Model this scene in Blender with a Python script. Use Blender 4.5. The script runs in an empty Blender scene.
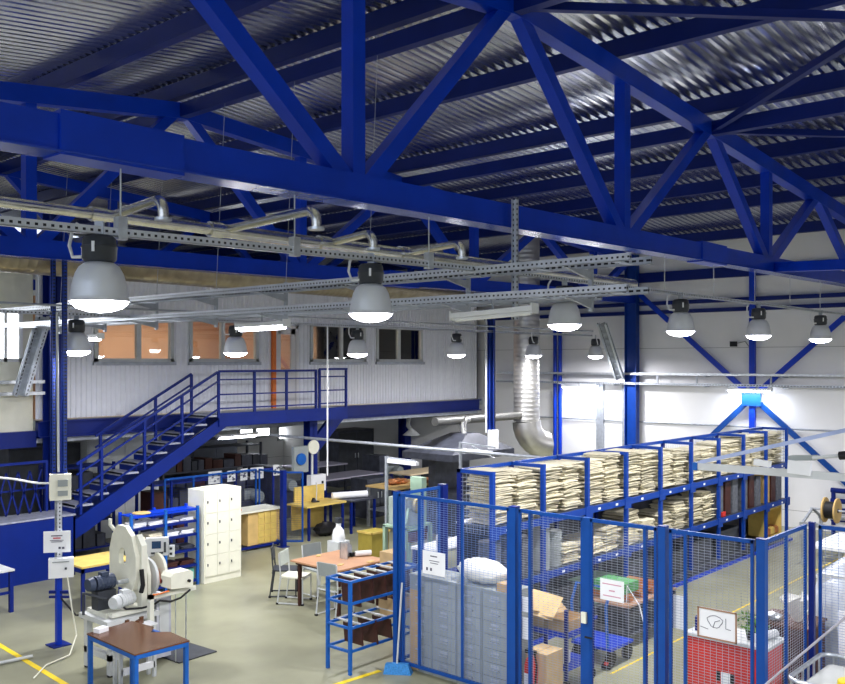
import bpy, math, random
from mathutils import Vector, Matrix
random.seed(7)
S = bpy.context.scene
COL = S.collection
PI = math.pi
# ---- place: X runs along the trusses to the right-hand wall, Y along the bays to the upper offices ----
FPX, EYE = 907.0, 4.0
AL = math.atan(805 / 907); CA, SA = math.cos(AL), math.sin(AL)
def at(u, v, z=None, X=None, Y=None):
    """survey helper: point of the place seen at a pixel, on a known height or plane"""
    r = (u - 422) / FPX; h = (362 - v) / FPX
    if z is not None: d = (z - EYE) / h
    elif X is not None: d = X / (CA + SA * r)
    else: d = Y / (SA - CA * r)
    return Vector((d * (CA + SA * r), d * (SA - CA * r), EYE + h * d))

class MB:
    def __init__(s): s.v = []; s.f = []
    def add(s, vs, fs):
        n = len(s.v); s.v += [tuple(p) for p in vs]; s.f += [[i + n for i in f] for f in fs]; return s
    def box(s, x0, x1, y0, y1, z0, z1):
        return s.add([(x0,y0,z0),(x1,y0,z0),(x1,y1,z0),(x0,y1,z0),(x0,y0,z1),(x1,y0,z1),(x1,y1,z1),(x0,y1,z1)],
              [(3,2,1,0),(4,5,6,7),(0,1,5,4),(1,2,6,5),(2,3,7,6),(3,0,4,7)])
    def obox(s, c, sx, sy, sz, rz=0, rx=0, ry=0):
        m = Matrix.Translation(c) @ Matrix.Rotation(rz,4,'Z') @ Matrix.Rotation(ry,4,'Y') @ Matrix.Rotation(rx,4,'X')
        t = MB().box(-sx/2,sx/2,-sy/2,sy/2,-sz/2,sz/2)
        return s.add([m @ Vector(p) for p in t.v], t.f)
    def bar(s, p, q, w, h=None, up=(0,0,1)):
        p = Vector(p); q = Vector(q); h = h or w; d = (q-p).normalized(); up = Vector(up)
        if abs(d.dot(up)) > .98: up = Vector((0,1,0))
        a = d.cross(up).normalized()*w/2; b = a.cross(d).normalized()*h/2
        vs = [p-a-b,p+a-b,p+a+b,p-a+b,q-a-b,q+a-b,q+a+b,q-a+b]
        return s.add(vs, [(0,1,2,3),(7,6,5,4),(0,4,5,1),(1,5,6,2),(2,6,7,3),(3,7,4,0)])
    def tube(s, pts, r, n=8):
        pts = [Vector(p) for p in pts]; k = len(pts); rs = r if isinstance(r,(list,tuple)) else [r]*k
        up = None; vs = []
        for i,p in enumerate(pts):
            d = ((pts[min(i+1,k-1)]-p).normalized() + (p-pts[max(i-1,0)]).normalized())
            d = d.normalized() if d.length > 1e-6 else Vector((0,0,1))
            if up is None:
                up = Vector((0,0,1)) if abs(d.z) < .9 else Vector((1,0,0))
            a = d.cross(up)
            if a.length < 1e-4: a = d.cross(Vector((.3,.9,.1)))
            a.normalize(); b = a.cross(d).normalized(); up = b
            vs += [p + (a*math.cos(2*PI*j/n) + b*math.sin(2*PI*j/n))*rs[i] for j in range(n)]
        fs = [(i*n+j, i*n+(j+1)%n, (i+1)*n+(j+1)%n, (i+1)*n+j) for i in range(k-1) for j in range(n)]
        fs += [tuple(range(n-1,-1,-1)), tuple(range((k-1)*n, k*n))]
        return s.add(vs, fs)
    def lathe(s, prof, c=(0,0,0), n=24, rot=None, cap=True):
        c = Vector(c); vs = []
        for (r,z) in prof:
            for j in range(n):
                p = Vector((r*math.cos(2*PI*j/n), r*math.sin(2*PI*j/n), z))
                vs.append(c + (rot @ p if rot else p))
        k = len(prof)
        fs = [(i*n+j, i*n+(j+1)%n, (i+1)*n+(j+1)%n, (i+1)*n+j) for i in range(k-1) for j in range(n)]
        if cap: fs += [tuple(range(n-1,-1,-1)), tuple(range((k-1)*n,k*n))]
        return s.add(vs, fs)
    def prism(s, poly, ax, a, b):
        n = len(poly)
        def P(q,t): return {'x':(t,q[0],q[1]),'y':(q[0],t,q[1]),'z':(q[0],q[1],t)}[ax]
        vs = [P(q,a) for q in poly] + [P(q,b) for q in poly]
        return s.add(vs, [tuple(range(n)), tuple(range(2*n-1,n-1,-1))] + [(i,i+n,(i+1)%n+n,(i+1)%n) for i in range(n)])
    def wire(s, p, q, r):
        p = Vector(p); q = Vector(q); d = (q-p).normalized()
        up = Vector((0,0,1)) if abs(d.z) < .9 else Vector((1,0,0))
        a = d.cross(up).normalized(); b = a.cross(d)
        o = [a*r, b*r, -a*r, -b*r]
        return s.add([p+t for t in o]+[q+t for t in o], [(0,1,5,4),(1,2,6,5),(2,3,7,6),(3,0,4,7)])
    def grid(s, p, ux, uz, w, h, nx, nz, r):
        """woven wire: nx by nz wires in the rectangle spanned by ux, uz from p"""
        p = Vector(p); ux = Vector(ux); uz = Vector(uz)
        for i in range(nx+1): s.wire(p+ux*(w*i/nx), p+ux*(w*i/nx)+uz*h, r)
        for i in range(nz+1): s.wire(p+uz*(h*i/nz), p+ux*w+uz*(h*i/nz), r)
        return s

def base_of(o):
    while o.parent: o = o.parent
    return o.location
def obj(name, mb, mat, parent=None, loc=None, smooth=False, local=False):
    me = bpy.data.meshes.new(name)
    o0 = Vector((0,0,0))
    if parent is not None and not local: o0 = Vector(base_of(parent))
    elif loc is not None and not local: o0 = Vector(loc)
    me.from_pydata([(p[0]-o0.x,p[1]-o0.y,p[2]-o0.z) for p in mb.v], [], mb.f)
    me.materials.append(mat)
    import bmesh
    bm = bmesh.new(); bm.from_mesh(me); bmesh.ops.recalc_face_normals(bm, faces=bm.faces); bm.to_mesh(me); bm.free()
    if smooth:
        me.polygons.foreach_set('use_smooth', [True]*len(me.polygons)); me.set_sharp_from_angle(angle=.7)
    o = bpy.data.objects.new(name, me); COL.objects.link(o)
    if parent is not None: o.parent = parent
    elif loc is not None: o.location = loc
    return o
def tag(o, label, cat, group=None):
    o['label'] = label; o['category'] = cat
    if group: o['group'] = group
    return o
def thing(name, label, cat, loc=(0,0,0), rz=0, group=None):
    o = bpy.data.objects.new(name, None); COL.objects.link(o)
    o.location = loc; o.rotation_euler = (0,0,rz); o.empty_display_size = .1
    return tag(o, label, cat, group)
def struct(name, mb, mat, parent=None, smooth=False):
    o = obj(name, mb, mat, parent, smooth=smooth)
    if parent is None: o['kind'] = 'structure'
    return o
def single(name, label, cat, mb, mat, group=None, smooth=False, loc=None):
    if loc is None:
        xs=[p[0] for p in mb.v]; ys=[p[1] for p in mb.v]; zs=[p[2] for p in mb.v]
        loc=((min(xs)+max(xs))/2,(min(ys)+max(ys))/2,min(zs))
    return tag(obj(name, mb, mat, loc=loc, smooth=smooth), label, cat, group)
def kids(o): return list(o.children)
def dup(root, loc, rz=None, label=None, group=None, scale=None):
    def cp(o, par):
        c = o.copy(); COL.objects.link(c); c.parent = par
        for ch in kids(o): cp(ch, c)
        return c
    r = cp(root, None); r.location = loc
    if rz is not None: r.rotation_euler = (0,0,rz)
    if scale: r.scale = (scale,)*3
    if label: r['label'] = label
    if group: r['group'] = group
    return r

# ------------------------------------------------ materials ------------------------------------------------
def M(name, col, rough=.5, metal=0, var=.1, scale=6, bump=0, emit=0, ecol=None, rnd=0):
    m = bpy.data.materials.new(name); m.use_nodes = True; nt = m.node_tree; N = nt.nodes; L = nt.links
    b = N['Principled BSDF']; b.inputs['Roughness'].default_value = rough; b.inputs['Metallic'].default_value = metal
    if metal==0: b.inputs['Specular IOR Level'].default_value = .3
    tc = N.new('ShaderNodeTexCoord'); nz = N.new('ShaderNodeTexNoise'); nz.inputs['Scale'].default_value = scale; nz.inputs['Detail'].default_value = 5
    L.new(tc.outputs['Object'], nz.inputs['Vector'])
    rp = N.new('ShaderNodeValToRGB'); rp.color_ramp.elements[0].position = .3; rp.color_ramp.elements[1].position = .7
    rp.color_ramp.elements[0].color = [c*(1-var) for c in col]+[1]; rp.color_ramp.elements[1].color = [min(1,c*(1+var)) for c in col]+[1]
    L.new(nz.outputs['Fac'], rp.inputs['Fac']); out = rp.outputs['Color']
    if rnd:
        oi = N.new('ShaderNodeObjectInfo'); hs = N.new('ShaderNodeHueSaturation'); mr = N.new('ShaderNodeMapRange')
        mr.inputs['To Min'].default_value = 1-rnd; mr.inputs['To Max'].default_value = 1+rnd
        L.new(oi.outputs['Random'], mr.inputs['Value']); L.new(mr.outputs['Result'], hs.inputs['Value']); L.new(out, hs.inputs['Color']); out = hs.outputs['Color']
    L.new(out, b.inputs['Base Color'])
    if bump:
        bp = N.new('ShaderNodeBump'); bp.inputs['Strength'].default_value = bump; bp.inputs['Distance'].default_value = .02
        L.new(nz.outputs['Fac'], bp.inputs['Height']); L.new(bp.outputs['Normal'], b.inputs['Normal'])
    if emit:
        b.inputs['Emission Color'].default_value = list(ecol or col)+[1]; b.inputs['Emission Strength'].default_value = emit
    return m
BLUE = M('royal_blue_paint', (.001,.040,.50), .36, var=.12, scale=2)  # the blues here split one paint by how strongly parts are lit
NAVY = M('navy_shaded_blue', (.001,.013,.165), .42, var=.12, scale=2)  # same blue darkened, with shade put into the colour
FENB = M('fence_blue_paint', (.004,.062,.30), .4, var=.1)
RACKB = M('rack_blue_paint', (.003,.045,.30), .4, var=.1)
DEEP = M('deep_blue_stair_paint', (.001,.017,.20), .42, var=.1, scale=2)
TREAD = M('worn_tread_plate', (.46,.48,.58), .33, .25, var=.25, scale=9)
SKYB = M('bright_blue_paint', (.010,.105,.42), .4, var=.1)
GALV = M('galvanised_steel', (.62,.65,.68), .34, .85, var=.14, scale=14)
DUCT = M('duct_steel', (.62,.61,.57), .24, .95, var=.14, scale=9)
SPIR = M('tan_spiral_duct', (.36,.31,.22), .36, .75, var=.15, scale=7)
DDUCT = M('dark_duct_steel', (.17,.17,.16), .4, .6)
SHINY = M('shiny_spiral_duct', (.60,.59,.56), .36, .85, var=.1, scale=5)
FLNG = M('glossy_blue_flange', (.02,.06,.45), .16, 0)
DGAL = M('dull_galvanised_steel', (.42,.45,.50), .5, .5, var=.15, scale=10)
ZINC = M('zinc_wire', (.40,.44,.52), .4, .5, var=.1)
BWIRE = M('blue_coated_wire', (.20,.29,.55), .4, .2, var=.1)
ROOF = M('roof_deck_steel', (.84,.86,.91), .20, 1.0, var=.14, scale=1.2)
WHITE = M('white_paint', (.80,.81,.82), .5, var=.03)
CREAM = M('cream_enamel', (.80,.79,.66), .45, var=.04)
IVORY = M('ivory_machine_paint', (.70,.70,.60), .45, var=.06)
GREY = M('grey_enamel', (.30,.33,.325), .5, var=.06)
LGREY = M('light_grey_paint', (.60,.62,.62), .5, var=.06)
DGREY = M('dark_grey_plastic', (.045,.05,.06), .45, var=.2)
BLACK = M('black_rubber', (.012,.012,.014), .5, var=.2)
FLOOR = M('sealed_concrete', (.27,.268,.178), .32, var=.17, scale=1.1)
YELL = M('yellow_floor_paint', (.85,.62,.02), .5, var=.06)
BROWN = M('brown_laminate', (.12,.05,.024), .2, var=.2, scale=3)
DBROWN = M('dark_brown_leatherette', (.060,.022,.016), .45, var=.25)
WOOD = M('pine_board', (.62,.42,.16), .5, var=.15, scale=4)
YWOOD = M('yellow_chipboard', (.66,.48,.13), .5, var=.10, scale=6)
TTOP = M('reddish_table_board', (.50,.27,.15), .4, var=.12, scale=3)
CARD = M('cardboard', (.52,.36,.18), .8, var=.10)
PAPER = M('white_paper', (.85,.86,.88), .7, var=.02)
INK = M('printed_ink', (.10,.10,.14), .7, var=.05)
RINK = M('red_ink', (.55,.10,.12), .7, var=.05)
RED = M('red_enamel', (.62,.035,.025), .4, var=.08)
TEAL = M('teal_plastic', (.12,.45,.36), .5, var=.1)
MGREEN = M('pale_green_machine_paint', (.34,.48,.36), .45, var=.08)
LEAF = M('leaf_green', (.10,.22,.04), .6, var=.3, scale=20)
ORANGE = M('orange_paint', (.80,.20,.04), .5, var=.1)
COPPER = M('copper_wire', (.55,.22,.08), .35, .6, var=.2)
SACK = M('white_woven_sack', (.80,.79,.74), .65, var=.05, scale=12, bump=.12)
BUNDLE = M('pale_strip_bundle', (.66,.61,.45), .7, var=.16, scale=9, rnd=.22)
DBUND = M('grey_strip_coil', (.13,.14,.16), .55, var=.3, scale=14, bump=.4)
LENS = M('lamp_lens', (1,1,1), .3, emit=22, ecol=(.93,.93,1))
TUBE = M('fluorescent_tube', (1,1,1), .3, emit=14, ecol=(.86,.90,1))
BELL = M('brushed_aluminium', (.82,.84,.88), .34, .3, var=.06, scale=3)
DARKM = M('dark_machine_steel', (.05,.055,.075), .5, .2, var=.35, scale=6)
DOORW = M('white_door_paint', (.74,.72,.72), .45, var=.03)
PEACH = M('peach_office_wall', (.72,.42,.26), .7, var=.05, scale=2)
BRNW = M('brown_office_wall', (.36,.22,.14), .7, var=.08, scale=2)
CORR = M('white_ribbed_cladding', (.84,.85,.91), .42, var=.03)
FILM = M('cloudy_plastic_film', (.60,.64,.70), .25, var=.2, scale=5, bump=.4)
SCREEN = M('dark_display', (.02,.05,.12), .15, var=.1)
SKYW = M('daylight_pane', (1,1,1), .3, emit=5, ecol=(.92,.95,1))

def glass(name, tint, op):
    m = bpy.data.materials.new(name); m.use_nodes = True; N = m.node_tree.nodes; L = m.node_tree.links
    N.remove(N['Principled BSDF']); o = N['Material Output']
    t = N.new('ShaderNodeBsdfTransparent'); t.inputs['Color'].default_value = list(tint)+[1]
    g = N.new('ShaderNodeBsdfGlossy'); g.inputs['Roughness'].default_value = .02
    x = N.new('ShaderNodeMixShader'); x.inputs['Fac'].default_value = op
    nz = N.new('ShaderNodeFresnel'); nz.inputs['IOR'].default_value = 1.5
    a = N.new('ShaderNodeMath'); a.operation = 'ADD'; a.inputs[1].default_value = op; L.new(nz.outputs[0], a.inputs[0]); L.new(a.outputs[0], x.inputs['Fac'])
    L.new(t.outputs[0], x.inputs[1]); L.new(g.outputs[0], x.inputs[2]); L.new(x.outputs[0], o.inputs['Surface']); return m
GLASS = glass('window_glass', (.93,.95,.95), .06)
FILMT = glass('clear_film', (.80,.83,.88), .12)

def perforated(name, col, metal, pitch, slot, half, rough=.36):
    """channel steel with a line of slots along its own X axis"""
    m = M(name, col, rough, metal, var=.1, scale=9); N = m.node_tree.nodes; L = m.node_tree.links
    b = N['Principled BSDF']; src = b.inputs['Base Color'].links[0].from_socket
    tc = N.new('ShaderNodeTexCoord'); sp = N.new('ShaderNodeSeparateXYZ'); L.new(tc.outputs['Object'], sp.inputs[0])
    def mt(op, a, b_=None):
        n = N.new('ShaderNodeMath'); n.operation = op
        if isinstance(a,(int,float)): n.inputs[0].default_value = a
        else: L.new(a, n.inputs[0])
        if b_ is not None:
            if isinstance(b_,(int,float)): n.inputs[1].default_value = b_
            else: L.new(b_, n.inputs[1])
        return n.outputs[0]
    fr = mt('FRACT', mt('DIVIDE', sp.outputs['X'], pitch)); inx = mt('LESS_THAN', fr, slot)
    inz = mt('LESS_THAN', mt('ABSOLUTE', sp.outputs['Z']), half)
    k = mt('MULTIPLY', inx, inz)
    x = N.new('ShaderNodeMix'); x.data_type = 'RGBA'; L.new(k, x.inputs['Factor']); L.new(src, x.inputs['A']); x.inputs['B'].default_value = (.02,.022,.03,1)
    L.new(x.outputs['Result'], b.inputs['Base Color']); return m
PERF = perforated('perforated_galvanised_channel', (.66,.69,.74), .55, .055, .4, .009)
PERFT = perforated('slotted_tray_steel', (.58,.62,.68), .55, .075, .6, .010)
PERFB = perforated('perforated_blue_channel', (.012,.05,.34), .1, .05, .45, .016)

def wallmat(name, col, pitch, off, line=.012):
    m = M(name, col, .55, var=.03, scale=1.2); N = m.node_tree.nodes; L = m.node_tree.links
    b = N['Principled BSDF']; src = b.inputs['Base Color'].links[0].from_socket
    tc = N.new('ShaderNodeTexCoord'); sp = N.new('ShaderNodeSeparateXYZ'); L.new(tc.outputs['Object'], sp.inputs[0])
    a = N.new('ShaderNodeMath'); a.operation='SUBTRACT'; a.inputs[1].default_value = off; L.new(sp.outputs['Z'], a.inputs[0])
    d = N.new('ShaderNodeMath'); d.operation='DIVIDE'; d.inputs[1].default_value = pitch; L.new(a.outputs[0], d.inputs[0])
    f = N.new('ShaderNodeMath'); f.operation='FRACT'; L.new(d.outputs[0], f.inputs[0])
    l = N.new('ShaderNodeMath'); l.operation='LESS_THAN'; l.inputs[1].default_value = line/pitch; L.new(f.outputs[0], l.inputs[0])
    x = N.new('ShaderNodeMix'); x.data_type='RGBA'; L.new(l.outputs[0], x.inputs['Factor']); L.new(src, x.inputs['A']); x.inputs['B'].default_value=[c*.45 for c in col]+[1]
    L.new(x.outputs['Result'], b.inputs['Base Color']); return m
PANEL = wallmat('white_sandwich_panel', (.86,.86,.86), 1.98, .40)
# ------------------------------------------------ shell ------------------------------------------------
XW, YF, YB = 22.4, 17.35, 27.0
ZB, ZT = 2.88, 5.95                                   # upper office floor and wall top
fl = MB(); fl.box(-7, XW+.3, -8, YB+.3, -.2, 0); struct('floor', fl, FLOOR)
w = MB(); w.box(XW, XW+.25, -8, YB+.3, 0, 7.6); struct('wall_right', w, PANEL)
w = MB(); w.box(-7.2, -7, -8, 9, 0, 3.4); w.box(-7.2, -7, 9, YB, 0, 7.9); struct('wall_light_mask_left', w, PANEL)  # unseen wall, shaped to block daylight except through a high near opening
w = MB(); w.box(-7, XW, -8.25, -8, 0, 7.9); struct('wall_light_mask_front', w, PANEL)  # unseen wall, added so daylight comes in from the left only
w = MB(); w.box(-7, XW, YB, YB+.25, 0, 7.9); struct('wall_back', w, PANEL)
def chord_z(X): return 7.87-.077*(X-8) if X > 8 else 7.87-.112*(8-X)
def deck_z(X): return chord_z(X)+.12+.40
# ribbed deck, ribs along X
d = MB(); per = .16; y = -8.0; prof = []
while y < YB:
    prof += [(y,0),(y+.056,0),(y+.078,.064),(y+.138,.064)]; y += per
for (xa,xb) in ((-5.5,8),(8,XW)):
    n0 = len(d.v); za, zb = deck_z(xa), deck_z(xb)
    vs = [(xa,p[0],za+p[1]) for p in prof]+[(xb,p[0],zb+p[1]) for p in prof]; n = len(prof)
    d.add(vs, [(i,i+1,i+1+n,i+n) for i in range(n-1)])
struct('ceiling', d, ROOF)
# upper office facade (ribbed cladding with openings)
def fx(u): return at(u, 362, Y=YF).x
W1,W2,W3,W4,DR = (fx(93),fx(172)),(fx(188),fx(257)),(fx(309),fx(364)),(fx(375),fx(421)),(fx(274),fx(297))
ZS, ZH = 4.0, 4.98
def corr(mb, x0, x1, z0, z1):
    p=.105; n=max(1,int((x1-x0)/p)); p=(x1-x0)/n; pr=[]
    for i in range(n):
        a=x0+i*p; pr += [(a,0),(a+p*.45,0),(a+p*.55,-.022),(a+p*.9,-.022)]
    pr.append((x1,0)); k=len(pr)
    mb.add([(q[0],YF+q[1],z0) for q in pr]+[(q[0],YF+q[1],z1) for q in pr],[(i,i+1,i+1+k,i+k) for i in range(k-1)])
f = MB(); X0 = 8.2
cuts=[X0]
for (a,b) in (W1,W2,DR,W3,W4): cuts += [a,b]
cuts.append(XW-.35)
for i in range(0,len(cuts),2): corr(f, cuts[i], cuts[i+1], ZB, ZT)
for (a,b) in (W1,W2,W3,W4): corr(f,a,b,ZB,ZS); corr(f,a,b,ZH,ZT)
corr(f, DR[0], DR[1], 4.9, ZT)
struct('wall_office_front', f, CORR)
# office rooms behind
s = MB(); s.box(X0, XW, YF+.03, 22, ZB-.2, ZB-.02); struct('floor_upper', s, GREY)
s = MB(); s.box(X0, XW, YF+.03, 22, 5.3, 5.4); struct('ceiling_office', s, WHITE)
xm = fx(301)
s = MB(); s.box(X0, xm, 20.3, 20.4, ZB, 5.3); struct('wall_office_back', s, PEACH)
s = MB(); s.box(xm+.1, XW, 20.3, 20.4, ZB, 5.3); struct('wall_office_rear', s, BRNW)
s = MB(); s.box(xm, xm+.1, YF+.05, 20.4, ZB, 5.3); struct('wall_office_partition', s, PEACH)
s = MB(); s.box(X0+.03, X0+.08, YF+.03, 20.3, ZB, 5.3); struct('wall_office_left', s, PEACH)
s = MB(); s.box(XW-.35, XW-.28, YF, 20.4, 2.5, 5.95); struct('wall_office_right', s, DARKM)
dd = MB(); dd.box(fx(154), fx(166), 20.25, 20.3, ZB, 4.62); dk = struct('door_2', dd, DARKM)
h = MB(); h.box(fx(164.4), fx(165), 20.2, 20.25, 3.9, 3.95); obj('door_handle', h, GALV, dk)
for i,(a,b,mu) in enumerate(((*W1,.545),(*W2,.47),(*W3,.55),(*W4,.48))):
    fr = MB(); t=.075
    fr.box(a,b,YF-.06,YF+.06,ZS,ZS+t); fr.box(a,b,YF-.06,YF+.06,ZH-t,ZH); fr.box(a,a+t,YF-.06,YF+.06,ZS,ZH); fr.box(b-t,b,YF-.06,YF+.06,ZS,ZH)
    wd = struct(f'window_{i+1}', fr, LGREY)
    x = a+(b-a)*mu; mm = MB(); mm.box(x-.05,x+.05,YF-.05,YF+.05,ZS+t,ZH-t); obj('mullion', mm, LGREY, wd)
    for (p,q) in ((a+t,x-.05),(x+.05,b-t)):
        g = MB(); g.box(p,q,YF-.008,YF+.008,ZS+t,ZH-t); obj('pane', g, GLASS, wd)
    si = MB(); si.box(a-.04,b+.04,YF-.10,YF-.03,ZS-.07,ZS); obj('window_sill', si, DGAL, wd)
# white glazed door
a,b = DR; fr = MB(); fr.box(a,a+.08,YF-.05,YF+.05,ZB,4.9); fr.box(b-.08,b,YF-.05,YF+.05,ZB,4.9); fr.box(a,b,YF-.05,YF+.05,4.82,4.9)
fr.box(a+.08,b-.08,YF-.02,YF+.03,ZB,3.82); fr.box(a+.08,a+.18,YF-.02,YF+.03,3.82,4.82); fr.box(b-.22,b-.08,YF-.02,YF+.03,3.82,4.82); fr.box(a+.08,b-.08,YF-.02,YF+.03,4.68,4.82)
dr = struct('door_1', fr, DOORW); g = MB(); g.box(a+.18,b-.22,YF-.005,YF+.01,3.82,4.68); obj('pane', g, GLASS, dr)
h = MB(); h.tube([(b-.14,YF-.02,3.85),(b-.14,YF-.07,3.85),(b-.24,YF-.07,3.85)],.014,6); obj('door_handle', h, GALV, dr)
p = MB(); x=fx(271.5); p.box(x-.05,x+.05,YF-.10,YF-.03,ZB,4.83); single('drain_pipe','narrow orange pipe standing against the ribbed wall beside the glazed door','pipe',p,ORANGE)
# base beam of the upper floor
p = MB(); p.box(X0, XW-.35, YF-.12, YF, 2.52, ZB-.03); p.box(X0, XW-.35, YF-.2, YF, 2.52, 2.55); p.box(X0, XW-.35, YF-.2, YF, ZB-.06, ZB-.03)
single('edge_beam','long navy steel beam under the white ribbed office wall','beam',p,NAVY)
p = MB(); p.box(X0, XW-.35, YF-.05, YF+.6, 2.42, 2.52); struct('trim_1', p, DGAL)
# left return: wall with a daylight window beyond the big column
p = MB(); p.box(3.5,7.98,YF+.1,YF+.2,2.66,4.0); p.box(3.5,7.98,YF+.1,YF+.2,4.95,6); p.box(7.98,8.2,YF+.1,YF+.2,2.35,6)
struct('wall_left', p, CREAM)
fr = MB(); fr.box(3.5,7.98,YF+.05,YF+.15,4.0,4.07); fr.box(7.9,7.98,YF+.05,YF+.15,4,4.95); fr.box(7.62,7.68,YF+.05,YF+.15,4,4.95); wd = struct('window_5', fr, WHITE)
g = MB(); g.box(3.5,7.9,YF+.12,YF+.14,4.07,4.95); obj('pane', g, SKYW, wd)
p = MB(); p.box(3.5,8.2,YF-.05,YF+.1,2.35,2.66); single('lintel_beam','short pale blue beam below the cream panel at far left edge','beam',p,NAVY)
# ---- steel columns
def column(x,y,z1,a,b,label,mat=BLUE,z0=0):
    t = thing('steel_column', label, 'column', (x,y,z0)); m = MB()
    m.box(x-a/2,x+a/2,y-b/2,y-b/2+.02,z0+.02,z1); m.box(x-a/2,x+a/2,y+b/2-.02,y+b/2,z0+.02,z1); m.box(x-.012,x+.012,y-b/2,y+b/2,z0+.02,z1)
    obj('shaft', m, mat, t); q = MB(); q.box(x-a*.8,x+a*.8,y-b*.8,y+b*.8,z0,z0+.02); obj('base_plate', q, mat, t); return t
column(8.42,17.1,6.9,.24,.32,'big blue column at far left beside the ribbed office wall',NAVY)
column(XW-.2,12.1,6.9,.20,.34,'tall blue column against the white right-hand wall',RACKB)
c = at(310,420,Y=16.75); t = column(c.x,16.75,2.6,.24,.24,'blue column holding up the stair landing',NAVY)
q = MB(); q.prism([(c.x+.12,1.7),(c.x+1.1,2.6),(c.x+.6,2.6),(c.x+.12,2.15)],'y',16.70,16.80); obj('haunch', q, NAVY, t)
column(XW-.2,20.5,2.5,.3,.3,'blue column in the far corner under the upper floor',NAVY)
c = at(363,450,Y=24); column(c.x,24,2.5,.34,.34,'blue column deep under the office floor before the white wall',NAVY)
# wall bracing on the right wall
xb = XW-.12; cc = at(752,397,X=xb)
def wp(u,v): return at(u,v,X=xb)
t = thing('wall_bracing','blue cross bracing with centre gusset on the white right wall','brace',(xb,cc.y,0))
for e in (wp(632,288),wp(868,296)):
    m = MB(); m.bar(e,cc,.05,.13); obj('brace_arm', m, BLUE, t)
for e in (wp(690,456),wp(812,452)):
    e = cc+(e-cc)*2.6; e = cc+(e-cc)*((cc.z-.05)/max(.1,(cc.z-e.z))); m = MB(); m.bar(cc,e,.05,.13); obj('brace_arm', m, FENB, t)  # lower arms and gusset: glow of the wall tube put into their blue
m = MB(); m.box(xb-.05,xb+.05,cc.y-.07,cc.y+.07,0,6.3); obj('strut', m, BLUE, t)
m = MB(); m.box(xb-.09,xb-.05,cc.y-.24,cc.y+.24,cc.z-.22,cc.z+.2); obj('gusset_plate', m, FENB, t)
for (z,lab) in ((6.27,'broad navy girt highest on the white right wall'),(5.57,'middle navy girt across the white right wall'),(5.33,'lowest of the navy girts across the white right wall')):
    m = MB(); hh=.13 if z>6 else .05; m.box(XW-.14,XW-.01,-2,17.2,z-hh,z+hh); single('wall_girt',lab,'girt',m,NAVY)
t = thing('heating_pipes','row of navy heating pipes low on the right wall past the rack end','radiator',(XW-.3,8,0.3))
for z in (.36,.56,.78,1.02):
    m = MB(); m.tube([(XW-.3,6.9,z),(XW-.3,2.5,z)],.06,10); obj('pipe', m, NAVY, t, smooth=True)
for y in (6.85,3.2):
    m = MB(); m.tube([(XW-.3,y,0),(XW-.3,y,1.06)],.05,8); obj('header', m, NAVY, t, smooth=True)
m = MB(); m.tube([(XW-.05,17,2.38),(XW-.05,2,2.38)],.022,8); single('wall_conduit','thin grey conduit line running across the white right wall','conduit',m,DGAL,smooth=True)
t = thing('blue_risers','pair of thin blue pipes rising on the wall beside the big duct','pipe',(*at(557,360,X=XW-.1).xy,0))
for u in (554.5,559.5):
    p = at(u,360,X=XW-.1); m = MB(); m.tube([(p.x,p.y,0),(p.x,p.y,5.2)],.055,10); obj('pipe', m, BLUE, t, smooth=True)
for u,lab in ((599,'left of two speckled grey trunking strips on the right wall'),(625,'right of two speckled grey trunking strips, beside the wall column')):
    p = at(u,400,X=XW-.1); m = MB(); m.box(p.x,p.x+.08,p.y-.11,p.y+.11,1.2,3.4); single('wall_trunking',lab,'trunking',m,DGAL)
# ------------------------------------------------ trusses ------------------------------------------------
BN = [.95,5.63,10.43,15.3,20.2]; TN = [-1.6,3.3,8.0,13.0,17.75,22.1]
def bot_z(X): return 5.50+.011*(X-2.5)
tr = None
def truss(Y, label):
    t = thing('roof_truss', label, 'truss', (0,Y,5.4), group='blue roof trusses')
    m = MB()
    m.bar((-4,Y,chord_z(-4)),(8,Y,chord_z(8)),.18,.24); m.bar((8,Y,chord_z(8)),(XW-.2,Y,chord_z(XW-.2)),.18,.24); obj('top_chord', m, BLUE, t)
    m = MB(); m.bar((-4,Y,bot_z(-4)),(XW-.2,Y,bot_z(XW-.2)),.20,.25); obj('bottom_chord', m, BLUE, t)
    m = MB(); m.bar((-4,Y,bot_z(-4)-.125),(XW-.2,Y,bot_z(XW-.2)-.125),.26,.014); obj('flange', m, FLNG, kids(t)[1])
    for x in BN:
        m = MB(); m.bar((x,Y,bot_z(x)),(x,Y,chord_z(x)),.15,.15); obj('vertical_post', m, BLUE, t)
    for i,x in enumerate(BN):
        for y2,k in ((TN[i],-1),(TN[i+1],1)):
            m = MB(); m.bar((x+.10*k,Y,bot_z(x)+.05),(y2-.12*k,Y,chord_z(y2)-.05),.15,.15); obj('diagonal_brace', m, BLUE, t)
    for (xa,xb_) in ((2.86,3.80),(12.55,13.4)):
        m = MB(); z=(bot_z(xa)+bot_z(xb_))/2; m.box(xa,xb_,Y-.125,Y+.125,z-.15,z+.145); obj('splice_plate', m, BLUE, t)
    return t
truss(5.82,'nearest blue roof truss crossing the whole picture')
truss(12.1,'second blue roof truss, in front of the ribbed office wall')
truss(18.4,'farthest blue roof truss in the dark above the offices')
pur = [(6.3,'blue roof purlin crossing the bright deck at upper left',.11),(8.1,'wide blue ridge purlin left of the first truss peak',.11),(10.5,'blue roof purlin one right of the ridge purlin',.1),(13.1,'blue roof purlin over the truss node at upper right',.1),(15.8,'second blue roof purlin right of the upper right node',.1),(17.5,'third blue roof purlin right of the upper right node',.07),(19.0,'second last blue roof purlin before the right wall',.1),(22.0,'last blue roof purlin along the right wall',.1)]
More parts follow.
